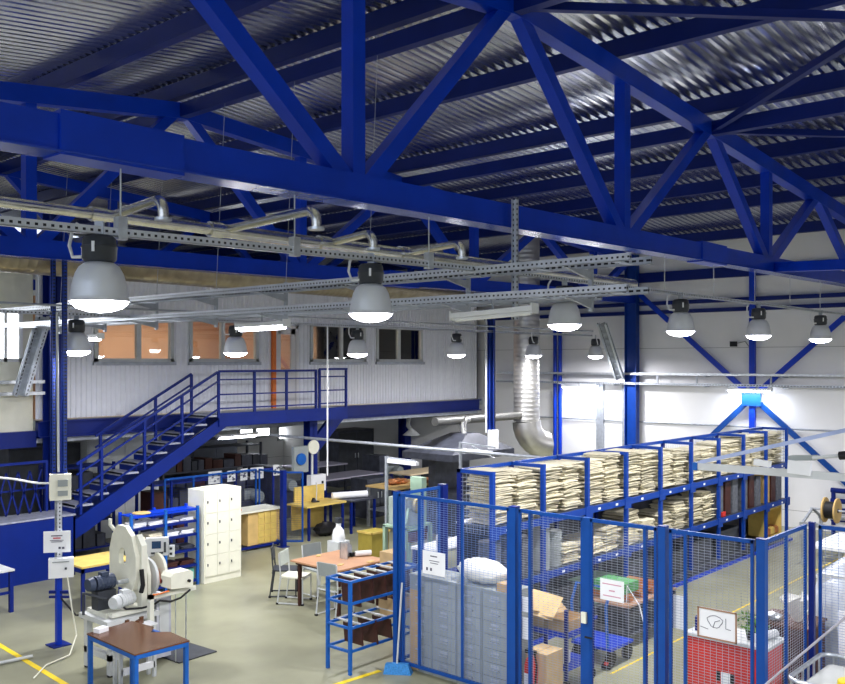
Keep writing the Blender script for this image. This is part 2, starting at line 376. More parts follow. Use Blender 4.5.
for (x,lab,hw) in pur:
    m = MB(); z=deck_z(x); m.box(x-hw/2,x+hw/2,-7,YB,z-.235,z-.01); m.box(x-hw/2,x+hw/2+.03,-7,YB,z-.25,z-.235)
    single('roof_purlin',lab,'purlin',m,NAVY)  # navy puts the darkness of the roof void into the purlin colour
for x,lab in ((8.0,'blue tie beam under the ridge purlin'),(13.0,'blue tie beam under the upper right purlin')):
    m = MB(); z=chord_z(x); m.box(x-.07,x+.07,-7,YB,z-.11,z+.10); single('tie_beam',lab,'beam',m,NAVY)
t = thing('roof_bracing','slim blue cross bracing under the deck at upper right','brace',(10.5,2.7,7.6))
zc = chord_z(10.5)-.02
for e in ((8,5.75),(13,5.75),(8,-.4),(13,-.4)):
    m = MB(); m.bar((10.5,2.7,zc),(e[0],e[1],chord_z(e[0])-.02),.09,.09); obj('brace_arm', m, NAVY, t)
m = MB(); m.bar((13.05,5.75,chord_z(13)-.02),(17.7,-.4,chord_z(17.7)-.02),.09,.09); single('roof_bracing','slim blue diagonal brace from the right truss node to the frame edge','brace',m,NAVY)
m = MB(); m.bar(at(540,262,Y=6.6)+Vector((0,0,.35)),(17.6,11.9,7.0),.03,.03); single('tie_rod','thin pale steel tie rod slanting up between the roof trusses','rod',m,LGREY)
# wall-plane beam at the top of the right edge
m = MB(); a=(XW-.3,11.9,5.62); m.bar((15.6,5.9,5.62),at(900,262,X=14.0),.16,.16); single('bottom_brace','blue horizontal brace leaving the near truss chord at right edge','brace',m,BLUE)
# ------------------------------------------------ stairs and landing ------------------------------------------------
SY0, SY1 = 16.2, 16.90; SXA, SXB, SZA = 8.42, 11.65, 1.15
LX1 = at(346,408,Y=SY0).x
t = thing('steel_staircase','blue steel staircase rising to the office landing','staircase',(SXA,SY0,0))
sl = (ZB-SZA)/(SXB-SXA)
for y in (SY0,SY1-.03):
    m = MB(); m.prism([(SXA,SZA-.12),(SXB+.1,ZB-.08),(SXB+.25,ZB-.02),(SXB+.25,ZB-.26),(SXA+.25,SZA-.36),(SXA,SZA-.48)],'y',y,y+.03); obj('stringer', m, DEEP, t)
n = 10
for i in range(n):
    x = SXA+(SXB-SXA)*i/n; z = SZA+(ZB-SZA)*(i+1)/n-.02
    m = MB(); m.box(x-.02,x+.36,SY0,SY1,z-.035,z); m.box(x-.02,x+.0,SY0,SY1,z-.06,z); obj('tread', m, TREAD, t); obj('riser', MB().box(x,x+.012,SY0+.03,SY1-.03,z-(ZB-SZA)/n,z-.035), DEEP, t)
m = MB(); m.box(SXB,LX1,SY0,YF-.21,ZB-.05,ZB-.0); obj('landing_deck', m, DGAL, t)
m = MB(); m.box(SXB,LX1,SY0-.04,SY0,ZB-.27,ZB+.02); m.box(LX1-.04,LX1,SY0,YF-.21,ZB-.27,ZB); obj('fascia', m, DEEP, t)
m = MB(); m.box(5.6,SXA,SY0,SY0+.04,.0,SZA-.03); m.box(SXA-.04,SXA,SY0,SY1,0,SZA-.03); m.box(5.6,SXA,SY1,SY1+.04,0,SZA-.03); obj('platform_panel', m, DEEP, t)
m = MB(); m.box(5.6,SXA,SY0-.02,SY1+.04,SZA-.03,SZA); obj('platform_deck', m, TREAD, t)
def railing(label, pts, hts, posts, name='stair_railing', mat=DEEP):
    """pts: base polyline; rails at each height, posts at listed points"""
    t = thing(name, label, 'railing', pts[0])
    for h in hts:
        m = MB()
        for a,b in zip(pts,pts[1:]): m.bar(Vector(a)+Vector((0,0,h)),Vector(b)+Vector((0,0,h)),.04,.05 if h==hts[0] else .03)
        obj('rail', m, mat, t)
    for p in posts:
        m = MB(); m.box(p[0]-.025,p[0]+.025,p[1]-.025,p[1]+.025,p[2]-.08,p[2]+hts[0]); obj('post', m, mat, t)
def sp(u,Y): 
    x = at(u,400,Y=Y).x; z = SZA+(x-SXA)*sl if SXA<x<SXB else (ZB if x>=SXB else SZA); return (x,Y,z)
yn = SY0-.02
railing('blue stair railing on the near side of the flight',[sp(76,yn),sp(217,yn)],(.92,.72,.42,.12),[sp(u,yn) for u in (80,101,144,181.5)])
railing('blue stair railing on the wall side of the flight',[sp(95,SY1),(SXB-.2,SY1,sp(192,SY1)[2])],(.95,.72),[sp(u,SY1) for u in (100,155)]+[(SXB-.2,SY1,ZB-.1)])
railing('blue three-bar railing along the front of the landing',[(SXB,yn,ZB),(at(316,400,Y=yn).x,yn,ZB)],(.92,.74,.42,.12),[(at(u,400,Y=yn).x,yn,ZB) for u in (218,254,286,315.5)],'landing_railing')
railing('short blue railing section at the right end of the landing',[(at(319,400,Y=yn).x,yn,ZB),(LX1,yn,ZB)],(.95,.77,.44,.13),[(at(u,400,Y=yn).x,yn,ZB) for u in (319,345.5)],'landing_railing')
railing('blue railing behind the low platform at far left',[(5.7,SY1,SZA),(SXA-.2,SY1,SZA)],(.95,.45),[(x,SY1,SZA) for x in (6.4,7.2,8.2)])
t = thing('folding_barrier','dark blue scissor lattice gate behind the low platform at left','gate',(6.3,SY1-.08,SZA))
for i in range(8):
    x = 6.3+i*.22
    for s in (0,1):
        m = MB(); m.bar((x,SY1-.08,SZA+.005+.8*s),(x+.22,SY1-.08,SZA+.805-.8*s),.02,.03); obj('slat', m, NAVY, t)
# ------------------------------------------------ cable trays and channels ------------------------------------------------
def channel(p, q, w, h, mat, parent, name='side_rail'):
    """straight U channel along its own X axis so the slot pattern follows it"""
    p = Vector(p); q = Vector(q); L = (q-p).length; d = (q-p)/L
    m = MB(); t=.006
    m.box(0,L,-w/2,-w/2+t,-h/2,h/2); m.box(0,L,w/2-t,w/2,-h/2,h/2); m.box(0,L,-w/2,w/2,-h/2,-h/2+t)
    o = obj(name, m, mat, parent, local=True)
    rot = d.to_track_quat('X','Z'); o.rotation_mode='QUATERNION'; o.rotation_quaternion = rot
    o.location = p-(Vector(base_of(parent)) if parent else Vector((0,0,0))); return o
def solo_channel(name,label,cat,p,q,w,h,mat):
    o = channel(p,q,w,h,mat,None,name); return tag(o,label,cat)
ZC1, ZC2, YR1, YR2 = 4.97, 4.69, 5.82, 12.45
solo_channel('lamp_channel','long perforated steel channel carrying the near row of bell lamps','channel',(1.8,YR1,4.885),(7.3,YR1,4.965),.05,.058,PERF)
solo_channel('lamp_channel','thin steel channel carrying the bell lamps at right','channel',(7.32,YR1,ZC1),(21,YR1,ZC1),.04,.045,PERF)
solo_channel('lamp_channel','thin steel channel carrying the far row of small bell lamps','channel',(4.6,YR2,ZC2),(20.7,YR2,ZC2),.05,.05,PERF)
m = MB(); m.tube([(5,YR2-.1,4.80),(20.6,YR2-.1,4.80)],.018,6); single('conduit_pipe','thin conduit above the far row of bell lamps','conduit',m,DGAL,smooth=True)
for i,x in enumerate((3.36,4.95,6.65)):
    t = thing('hanger_rod',f'{("leftmost","middle","rightmost")[i]} threaded rod hanging the perforated lamp channel from the truss','rod',(x,YR1,4.86+.0145*x))
    m = MB(); m.tube([(x,YR1,4.86+.0145*x),(x,YR1,bot_z(x)-.13)],.006,6); obj('rod', m, LGREY, t)
    m = MB(); m.box(x-.035,x+.035,YR1-.035,YR1+.035,4.81+.0145*x,4.97+.0145*x); obj('clamp', m, GALV, t)
for i,x in enumerate((11.6,13.2,14.8,16.4,18.0,19.6)):
    m = MB(); m.tube([(x,YR1,ZC1),(x,YR1,bot_z(x)-.13)],.006,6)
    single('hanger_rod',f'{("first","second","third","fourth","fifth","sixth")[i]} thin rod from the left above the right-hand lamp channel','rod',m,LGREY)
def ladder_tray(label, xa, xb, y0, y1, z, step):
    t = thing('cable_tray', label, 'cable tray', (xa,y0,z))
    for x in (xa,xb): channel((x,y0,z),(x,y1,z),.035,.07,PERF if x==xa else PERFT,t)
    y=y0+.2
    while y<y1:
        m = MB(); m.box(xa,xb,y-.02,y+.02,z-.032,z-.02); obj('rung', m, GALV, t); y+=step
    return t
ladder_tray('upper galvanised cable tray running from the middle to the far left',7.35,7.75,4.02,17.0,4.95,.9)
ladder_tray('lower galvanised cable tray, under the upper one, running to the far left',7.35,7.75,4.05,17.0,4.67,.9)
ladder_tray('third galvanised cable tray behind the double trays',8.55,8.85,5.2,17.0,4.72,1.2)
for i in range(8):
    y = 4.7+1.55*i
    t = thing('tray_bracket',f'{("first","second","third","fourth","fifth","sixth","seventh","eighth")[i]} bracket from the right holding the double cable trays','bracket',(7.8,y,4.55))
    m = MB(); m.box(7.78,7.82,y-.02,y+.02,4.5,5.06); obj('upright', m, DGAL, t); 
    if i>1: obj('hanger_rod', MB().tube([(7.8,y,5.0),(7.96,y,7.86)],.004,6), DGAL, t)
    for z in (4.90,4.62):
        m = MB(); m.prism([(7.33,z),(7.78,z),(7.78,z-.09)],'y',y-.015,y+.015); obj('cantilever_arm', m, DGAL, t)
# hanging perforated post through the truss in the middle
p = at(516,205,Y=5.62); t = thing('hanging_post','perforated steel post hanging from the near truss at the tray junction','post',(p.x,5.62,4.5))
o = channel((p.x,5.64,4.45),(p.x,5.64,5.72),.055,.055,PERF,t,'upright')
# vertical double blue post, electric panel post
bx,by = at(58,645,z=0).xy
t = thing('service_post','blue and grey perforated service post standing on a square base plate','post',(bx,by,0))
m = MB(); m.box(bx-.13,bx+.13,by-.13,by+.13,0,.015); obj('base_plate', m, NAVY, t)
m = MB(); m.box(bx-.035,bx+.035,by-.035,by+.035,.015,1.05); obj('lower_post', m, BLUE, t)
channel((bx,by,1.0),(bx,by,2.35),.075,.075,PERF,t,'grey_channel')
for dx in (-.075,.085):
    q = Vector((bx,by,0))+Vector((SA,-CA,0))*dx; channel((q.x,q.y,2.1),(q.x,q.y,5.45),.055,.055,PERFB,t,'blue_channel')
m = MB(); m.bar(Vector((bx,by,.75))-Vector((SA,-CA,0))*.13,Vector((bx,by,.75))+Vector((SA,-CA,0))*.15,.04,.04); m.bar(Vector((bx,by,.68))-Vector((SA,-CA,0))*.13,Vector((bx,by,.68))+Vector((SA,-CA,0))*.15,.03,.03); obj('foot_bracket', m, NAVY, t)
R = Vector((SA,-CA,0)); Fw = Vector((CA,SA,0)); RZ = AL-PI/2
def on_post(name,label,cat,zc,w,h,dep,off,mat=CREAM):
    c = Vector((bx,by,zc))-Fw*(.045+dep/2)+R*off; tt = thing(name,label,cat,(c.x,c.y,zc-h/2)); m = MB(); m.obox(c,w,dep,h,RZ+.35); obj('case', m, mat, tt); return tt,c
tt,c = on_post('fuse_box','cream fuse box with a glazed flap on the service post','fuse box',2.25,.28,.36,.12,.07)
m = MB(); m.obox(c-Fw*.07+R*.06+Vector((0,0,.06)),.13,.02,.09,RZ+.35); m.obox(c-Fw*.07+R*.06+Vector((0,0,-.08)),.13,.02,.07,RZ+.35); obj('flap', m, GREY, tt)
m = MB(); m.obox(c-Fw*.068-R*.06,.13,.03,.3,RZ+.35); obj('door', m, CREAM, tt)
tt,c = on_post('junction_box','low white junction box on the service post below the notice','junction box',1.12,.33,.27,.12,.08,WHITE)
m = MB(); m.obox(c-Fw*.065+R*.09,.03,.02,.03,RZ+.35); obj('lock', m, DGREY, tt)
m = MB(); m.obox(c-Fw*.064+R*.02+Vector((0,0,.09)),.22,.012,.012,RZ+.35); obj('label_strip', m, GREY, tt)
c = Vector((bx,by,1.47))-Fw*.05; tt = thing('notice_board','white notice with printed lines tied to the service post','sign',(c.x,c.y,1.3))
m = MB(); m.obox(c,.36,.012,.30,RZ+.2); obj('board', m, PAPER, tt)
n_ = -Fw*.010
for (zz,ww,hh) in ((.085,.15,.014),(.02,.18,.008),(0,.15,.008)): obj('text_line', MB().obox(c+n_+Vector((0,0,zz)),ww,.006,hh,RZ+.2), INK, tt)
for dx in (-.11,-.05,.04,.09): obj('pictogram', MB().obox(c+n_+R*dx+Vector((0,0,-.085)),.03,.006,.03,RZ+.2), INK, tt)
m = MB(); m.obox(c+n_+Vector((0,0,.052)),.10,.006,.018,RZ+.2); obj('red_heading', m, RINK, tt)
m = MB(); q=Vector((bx,by,0)); m.tube([q-R*1.2+Vector((0,0,2.42))-Fw*.1,q-R*.6+Vector((0,0,2.36))-Fw*.1,q-R*.25+Vector((0,0,2.30))-Fw*.1,q-R*.1+Vector((0,0,2.3))-Fw*.1],.016,6); single('power_cable','white cable entering from the left edge to the fuse box','cable',m,WHITE,smooth=True)
m = MB(); m.tube([q+R*.16+Vector((0,0,1.1))-Fw*.12,q+R*.24+Vector((0,0,.6))-Fw*.15,q+R*.33+Vector((0,0,.2))-Fw*.2,q+R*.35-Fw*.5+Vector((0,0,.02)),q+R*.2-Fw*.9+Vector((0,0,.02)),q+R*.25-Fw*1.4+Vector((0,0,.02))],.010,6); single('floor_cable','white cable dropping from the junction box to the floor','cable',m,CREAM,smooth=True)
m = MB(); m.tube([q+R*.0+Vector((0,0,.7)),q+R*.25+Vector((0,0,.42)),q+R*.6+Vector((0,0,.45))],.014,6); single('black_cable','black cable sagging from the service post to the winding machine','cable',m,BLACK,smooth=True)
m = MB(); m.tube([q+R*.02+Vector((0,0,2.45))-Fw*.05,q+R*.0+Vector((0,0,4.7))-Fw*.05],.018,6); single('riser_conduit','thin white conduit between the two blue perforated channels','conduit',m,LGREY,smooth=True)
# second service post right of the ribbed wall
p = at(490.5,400,Y=YR2); t = thing('drop_post','blue perforated post hanging in front of the ribbed wall right end','post',(p.x,p.y,2.4))
for dx in (-.03,.05): channel(p+R*dx+Vector((0,0,2.42-p.z)),p+R*dx+Vector((0,0,5.0-p.z)),.07,.07,PERFB,t,'blue_channel')
m = MB(); q=p+R*-.11; m.tube([(q.x,q.y,2.4),(q.x,q.y,5.0)],.02,6); single('riser_conduit','pale conduit rising along the blue post by the ribbed wall','conduit',m,LGREY,smooth=True)
m = MB(); m.obox((p.x,p.y-.06,2.26),.24,.10,.42,RZ); single('junction_box','white box at the foot of the hanging blue post','junction box',m,WHITE)
p = at(327,430,Y=YR2); m = MB(); m.tube([(p.x,p.y,4.7),(p.x,p.y,1.9)],.014,6); single('pull_cord','white cord hanging down in front of the landing right end','cord',m,WHITE,smooth=True)
# inclined trays
def incl(label,a,b,w):
    t = thing('inclined_tray',label,'cable tray',tuple(b)); a=Vector(a); b=Vector(b)
    for s in (-1,1): channel(a+R*w/2*s,b+R*w/2*s,.05,.09,PERFT,t)
    m = MB()
    for i in range(9):
        c=a+(b-a)*(i+.5)/9; m.bar(c-R*w/2,c+R*w/2,.04,.02)
    obj('rungs', m, DGAL, t); m = MB(); m.bar(a+Fw*.03,b+Fw*.03,w,.012,up=Fw); obj('cover', m, DGAL, t)
incl('inclined galvanised tray stepping down to the right wall trays',(20.7,12.15,5.0),(21.9,12.3,3.55),.2)
incl('inclined perforated tray at far left before the bright window',(8.06,16.7,4.85),(7.56,16.6,3.38),.2)
for (z,lab) in ((3.62,'upper of two trays below the far left window'),(3.40,'lower of two trays below the far left window')):
    m = MB(); m.box(4,8.25,YF-.3,YF-.1,z-.03,z+.03); single('wall_tray',lab,'cable tray',m,GALV)
# wall trays right
for z,lab in ((3.68,'upper grey tray along the white right wall'),(3.42,'lower grey tray along the white right wall')):
    t = thing('wall_tray',lab,'cable tray',(XW-.25,4,z))
    channel((XW-.30,2,z),(XW-.30,16.6,z),.05,.06,PERFT if z<3.5 else GALV,t); 
    m = MB(); m.box(XW-.28,XW-.02,2,16.6,z-.03,z-.02); obj('tray_bed', m, DGAL, t)
    for y in (4,6,8,10,12.6,14.4,16): obj('bracket', MB().box(XW-.3,XW,y-.02,y+.02,z-.06,z-.03), DGAL, t)
for i,y in enumerate((6.5,8.3,10.2,11.3)):
    m = MB(); m.box(XW-.30,XW-.27,y-.02,y+.02,3.42,3.68); single('tray_link',f'{("first","second","third","fourth")[i]} short hanger from the right between the wall trays','bracket',m,DGAL)
# ------------------------------------------------ ducts ------------------------------------------------
def rib_duct(p,q,r,pitch,n=20):
    p=Vector(p);q=Vector(q);L=(q-p).length;k=int(L/pitch);pts=[];rs=[]
    for i in range(k):
        for (s,e) in ((0,0),(.42,0),(.5,.03),(.58,0)):
            pts.append(p+(q-p)*((i+s)/k)); rs.append(r*(1+e*.3))
    pts.append(q); rs.append(r); return MB().tube(pts,rs,n)
ZD=5.10; YD=6.3
t = thing('extract_duct','slim galvanised duct along the near truss with branch elbows','duct',(2,YD,ZD))
for xa,xb_,r in ((1.6,3.45,.040),(3.45,4.5,.047),(4.5,5.7,.058),(5.7,6.8,.066),(6.8,11.6,.074)):
    obj('duct_section', MB().tube([(xa,YD,ZD),(xb_,YD,ZD)],r,18), DUCT, t, smooth=True)
    if xa>2: obj('collar', MB().tube([(xa-.06,YD,ZD),(xa+.06,YD,ZD)],r+.008,18), DUCT, t, smooth=True)
for x,y in ((3.6,5.67),(4.63,5.2),(5.8,5.75),(6.88,5.6)):
    r=.036; pts=[(x,YD-.02,ZD+.02)]; rs=[r]
    pts.append((x,y+.08,ZD+.06)); rs.append(r)
    for k in range(1,6):
        a=k/5*PI/2; pts.append((x,y+.08-.09*math.sin(a),ZD+.06-.09*(1-math.cos(a)))); rs.append(r+.004)
    pts.append((x,y-.01,ZD-.08)); rs.append(r)
    b = obj('branch_pipe', MB().tube(pts,rs,14), DUCT, t, smooth=True)
    obj('flange', MB().tube([(x,y-.01,ZD-.075),(x,y-.01,ZD-.095)],r+.025,14), GALV, b, smooth=True)
m = rib_duct((3.8,12.75,5.5),(15.8,12.75,5.5),.25,.13); single('spiral_duct','fat tan spiral duct running behind the second truss chord','duct',m,SPIR,smooth=True)
p = at(526,400,Y=13.3); t = thing('spiral_duct','tall shiny spiral duct dropping to an elbow beside the ribbed wall','duct',(p.x,p.y,2.0))
obj('riser', rib_duct((p.x,p.y,2.5),(p.x,p.y,7.2),.33,.11,24), SHINY, t, smooth=True)
pts=[]
for k in range(8):
    a=k/7*PI/2*1.05; pts.append(Vector((p.x,p.y,2.5))+Vector((.62,-.38,0))*(.75*(1-math.cos(a)))+Vector((0,0,-.62*math.sin(a))))
obj('elbow', MB().tube(pts,.36,20), SHINY, t, smooth=True)
t = thing('hood_duct','horizontal duct joining the dark hood to the tall spiral duct','duct',(14.2,13.3,2.72))
obj('duct_section', rib_duct((15.4,13.3,2.66),(p.x-.3,13.3,2.66),.10,.12,14), DDUCT, t, smooth=True)
h = at(463,430,Y=13.2); obj('drop_elbow', MB().tube([(h.x+.35,13.3,2.66),(h.x+.1,13.25,2.66),(h.x,13.22,2.58),(h.x,13.2,2.2)],.085,14), DUCT, t, smooth=True)
t = thing('fume_hood','dark pyramid fume hood under the horizontal duct','hood',(h.x,13.2,1.6))
m = MB(); bb=[(h.x-1.0,12.7,1.95),(h.x+1.3,12.7,1.95),(h.x+1.3,14.2,1.95),(h.x-1.0,14.2,1.95)]; tp=[(h.x-.1,13.0,2.36),(h.x+.3,13.0,2.36),(h.x+.3,13.5,2.36),(h.x-.1,13.5,2.36)]
m.add(bb+tp,[(0,1,5,4),(1,2,6,5),(2,3,7,6),(3,0,4,7),(4,5,6,7)]); m.box(h.x-1.0,h.x+1.3,12.7,14.2,1.8,1.95); obj('canopy', m, DARKM, t)
m = MB(); m.box(h.x-.3,h.x+1.2,13.1,14.1,0,1.0); m.box(h.x-.2,h.x+1.1,13.9,14.1,1.0,1.8); obj('bench_body', m, DARKM, t)
# ------------------------------------------------ lamps ------------------------------------------------
LAMPW = 95
def lightdata(kind,power,size,col=(1,.95,.88)):
    l = bpy.data.lights.new('lamp_light','AREA'); l.shape='DISK' if kind=='d' else 'RECTANGLE'; l.energy=power; l.size=size[0]
    if kind!='d': l.size_y=size[1]
    l.color=col; return l
LD = lightdata('d',LAMPW,(.34,),(.97,.96,1.0))
lamp = thing('bell_lamp','largest silver bell lamp hanging at upper left','lamp',(0,0,0))
prof=[(.075,.27),(.10,.262),(.135,.235),(.162,.185),(.182,.11),(.192,.03),(.2,0),(.205,-.004),(.198,-.004),(.186,.03),(.17,.12),(.12,.22),(.05,.25)]
obj('reflector', MB().lathe(prof,n=32,cap=False), BELL, lamp, smooth=True, local=True)
obj('lens', MB().lathe([(.196,0),(.185,-.022),(.15,-.05),(.08,-.072),(.01,-.08)],n=32), LENS, lamp, smooth=True, local=True)
hz = obj('ballast_housing', MB().lathe([(.07,.255),(.105,.275),(.115,.29),(.118,.36),(.122,.365),(.122,.375),(.115,.38),(.11,.43),(.09,.45),(.04,.455)],n=20), DGREY, lamp, smooth=True, local=True)
obj('rating_plate', MB().box(-.01,.01,-.125,-.119,.33,.40), PAPER, hz, local=True)
obj('suspension_bracket', MB().box(-.03,.03,-.012,.012,.44,.55), DGAL, lamp, local=True)
obj('lead', MB().tube([(-.10,-.05,.30),(-.17,-.04,.30),(-.20,-.02,.38),(-.19,0,.47),(-.15,0,.54)],.012,8), WHITE, lamp, smooth=True, local=True)
lo = bpy.data.objects.new('lamp_light',LD); COL.objects.link(lo); lo.parent=lamp; lo.location=(0,0,-.09)
rows1=[3.2,5.85,9.07,12.09,14.96,18.02]; rows2=[at(u,350,Y=YR2).x for u in (76,235,357,456,533,595)]
l1=['largest silver bell lamp hanging at upper left','second largest silver bell lamp, near the picture centre','silver bell lamp under the tray ends, right of the white tube fixture','silver bell lamp right of the wall column, first of three before the white wall','silver bell lamp over the wall bracing, second of three before the white wall','rightmost silver bell lamp, last of the near row']
l2=['small bell lamp at far left behind the blue perforated channels','small bell lamp before the second office window','small bell lamp before the third office window','small bell lamp before the blank ribbed wall at right','small bell lamp before the tall spiral duct','smallest bell lamp by the inclined tray at right']
for i,x in enumerate(rows1):
    z=ZC1-.53-(.02,0,0,0,0,0)[i]
    if i==0: lamp.location=(x,YR1,z); lamp.rotation_euler=(0,0,RZ); lamp['group']='bell lamps'
    else: dup(lamp,(x,YR1,z),RZ,l1[i],'bell lamps')
for i,x in enumerate(rows2): dup(lamp,(x,YR2,ZC2-.53),RZ+.3*i,l2[i],'bell lamps')
def tube_light(label,a,b,lit=True,power=22,name='tube_light',down=True):
    a=Vector(a);b=Vector(b);c=(a+b)/2; t = thing(name,label,'light',tuple(c)); m=MB(); m.bar(a,b,.11,.05); obj('fixture_body', m, WHITE, t)
    d=(b-a).normalized(); L=(b-a).length
    m=MB(); m.tube([a+d*.04+Vector((0,0,-.045)),b-d*.04+Vector((0,0,-.045))],.022 if not lit else .035,8); obj('tube', m, TUBE if lit else WHITE, t, smooth=True)
    for e in (a,b): obj('end_cap', MB().bar(e-d*.01,e+d*.01,.12,.10), WHITE, t)
    m=MB(); m.tube([c+Vector((0,0,.02)),c+Vector((0,0,.14))],.012,6); obj('hanger', m, DGAL, t)
    if lit:
        l=bpy.data.objects.new('tube_lamp',lightdata('r',power,(L,.08),(.86,.90,1))); COL.objects.link(l); l.parent=t; l.location=(0,0,-.09)
        l.rotation_euler=(0,0,math.atan2(d.y,d.x))
    return t
tube_light('unlit white tube fixture hanging under the trays at centre',at(453,316,X=7.5),at(534,308,X=7.5),False)
tube_light('lit tube light hanging before the second office window',at(238,326,X=7.5),at(286,323,X=7.5))
tube_light('short lit tube light at far left above the small bell lamp',(7.5,14.7,4.42),(7.5,13.6,4.42))
tube_light('bright tube light on the wall tray above the bracing gusset',at(727,389,X=XW-.38),at(771,389.5,X=XW-.38),power=24)
tube_light('bright tube light under the wall tray left of the wall column',at(562,386,X=XW-.38),at(597,387,X=XW-.38),power=24)
p = at(733,344,X=XW-.06); t = thing('flood_lamp','small black floodlight with a curled lead on the white wall','light',tuple(p))
m=MB(); m.obox(p,.1,.18,.13,.4); obj('housing', m, BLACK, t); m=MB(); m.tube([p,p+Vector((0,-.3,.06)),p+Vector((0,-.42,-.1)),p+Vector((0,-.42,-.75))],.008,6); obj('lead', m, DGREY, t, smooth=True)
# ------------------------------------------------ storage rack ------------------------------------------------
RX0, RX1, RY0, RY1 = 9.82, 20.78, 7.45, 8.02
NB = 9; BW = (RX1-RX0)/NB; ZTOP, ZL1, ZL2, ZL3 = 2.51, 1.74, .93, .14
rack = thing('storage_rack','long blue mesh-backed storage rack loaded with flat strip bundles','rack',(RX0,RY0,0))
for i in range(NB+1):
    x = RX0+BW*i
    for y,mat in ((RY0,RACKB),(RY1,NAVY)):  # rear uprights take the shaded copy of the blue
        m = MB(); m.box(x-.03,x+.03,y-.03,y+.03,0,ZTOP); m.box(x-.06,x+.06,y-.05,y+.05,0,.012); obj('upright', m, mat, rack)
    m = MB(); m.box(x-.025,x+.025,RY0,RY1,ZTOP-.05,ZTOP); obj('top_crossbar', m, RACKB, rack)
    for z in (ZL1,ZL2):
        obj('gusset_plate', MB().box(x-.10,x+.10,RY0-.045,RY0-.03,z-.16,z+.02), RACKB, rack)
m = MB(); m.box(RX0-.03,RX1+.03,RY1-.03,RY1+.03,ZTOP-.05,ZTOP); obj('top_rail', m, RACKB, rack)
for z in (ZL1,ZL2,ZL3):
    m = MB(); m.box(RX0,RX1,RY0-.035,RY0-.005,z-.10,z); b_=obj('shelf_beam', m, RACKB if z>.5 else DARKM, rack)  # lowest beam coloured dark, standing in for shade at the rack foot
    m = MB(); m.box(RX0,RX1,RY0,RY1,z-.02,z); obj('shelf_panel', m, DGREY, rack)
    if z>.5:
        for i in range(NB):
            for k in ((.4,) if i%2 else (.25,.7)):
                x=RX0+BW*(i+k); m = MB(); m.box(x-.035,x+.035,RY0-.04,RY0-.036,z-.07,z-.035); obj('shelf_label', m, PAPER, b_)
m = MB(); m.grid((RX0+.0,RY1+.01,ZL1),(1,0,0),(0,0,1),RX1-RX0,ZTOP-ZL1,140,12,.0022); obj('back_mesh', m, ZINC, rack)
m = MB(); m.grid((RX0-.01,RY0,ZL1-.1),(0,1,0),(0,0,1),RY1-RY0,ZTOP-ZL1+.1,9,15,.003); obj('end_mesh', m, ZINC, rack)
m = MB(); m.grid((RX1+.01,RY0,ZL1-.3),(0,1,0),(0,0,1),RY1-RY0,ZTOP-ZL1+.3,8,14,.003); obj('end_mesh', m, RACKB, rack)
m = MB(); m.box(9.2,RX1,RY0-.14,RY0-.09,0,.05); single('floor_guide','blue steel guide rail on the floor along the rack front','guide rail',m,BLUE)
# bundle prototypes: limp sheaves of strips, ends sagging
protos=[]
def bundle_mesh(L,D,T,seed):
    """two flat sheaves, tilted a little, corners curling down, dark gaps between"""
    rr = random.Random(seed); m = MB(); k = 2
    for q in range(k):
        z0=T*q/k; ox=rr.uniform(-.04,.04); oy=rr.uniform(-.03,.03); nx,ny=7,4; vs=[]
        l=L*rr.uniform(.74,1.0); dd=D*rr.uniform(.84,1.03); th=T/k*rr.uniform(.38,.7); tx=rr.uniform(-.008,.008); cl=[rr.uniform(0,.010) for _ in range(4)]; sk=rr.uniform(-.06,.06)
        for s in (0,1):
            for i in range(nx):
                for j in range(ny):
                    u=i/(nx-1)-.5; v=j/(ny-1)-.5
                    c=cl[(u>0)+2*(v>0)]*(abs(u)*2)**3
                    vs.append((ox+u*l+v*sk,oy+v*dd+u*sk*.6,z0+s*th+tx*u*2-c+.006))
        n=nx*ny; fs=[]
        for i in range(nx-1):
            for j in range(ny-1):
                a=i*ny+j; fs += [(a,a+ny,a+ny+1,a+1),(n+a,n+a+1,n+a+ny+1,n+a+ny)]
        for i in range(nx-1):
            for j in (0,ny-1):
                a=i*ny+j; fs.append((a,a+ny,n+a+ny,n+a))
        for j in range(ny-1):
            for i in (0,nx-1):
                a=i*ny+j; fs.append((a,a+1,n+a+1,n+a))
        m.add(vs,fs)
    return m
BT=.056
for s in range(7):
    me_o = obj('strip_bundle', bundle_mesh(.53,.50,BT,s), BUNDLE, local=True); protos.append(me_o)
used=set()
def put_bundle(x,y,z,rz,label,group,sc=(1,1,1)):
    k=random.randrange(7); src=protos[k]
    if k in used: o=src.copy(); COL.objects.link(o)
    else: o=src; used.add(k)
    o.location=(x,y,z); o.rotation_euler=(0,0,rz); o.scale=sc; tag(o,label,'bundle',group)
ORD=['first','second','third','fourth','fifth','sixth','seventh','eighth','ninth']
for b in range(NB):
    for s in range(2):
        x = RX0+BW*b+.06+.27+.545*s; nl = (13,13,13,13,12,10,12,13,12)[b]+(random.random()<.35)
        side = 'left' if s==0 else 'right'; lab=f'pale strip bundle in the {side} stack of the {ORD[b]} upper rack bay from the left'
        for k in range(nl):
            put_bundle(x+random.uniform(-.012,.012),RY0+.285+random.uniform(-.02,.015),ZL1+.014+k*(BT*.96),random.choice((0,PI))+random.uniform(-.05,.05),lab,f'bundles, {side} stack, {ORD[b]} upper bay')
low={1:(0,5),2:(5,7),3:(10,6),4:(7,9),5:(9,10)}
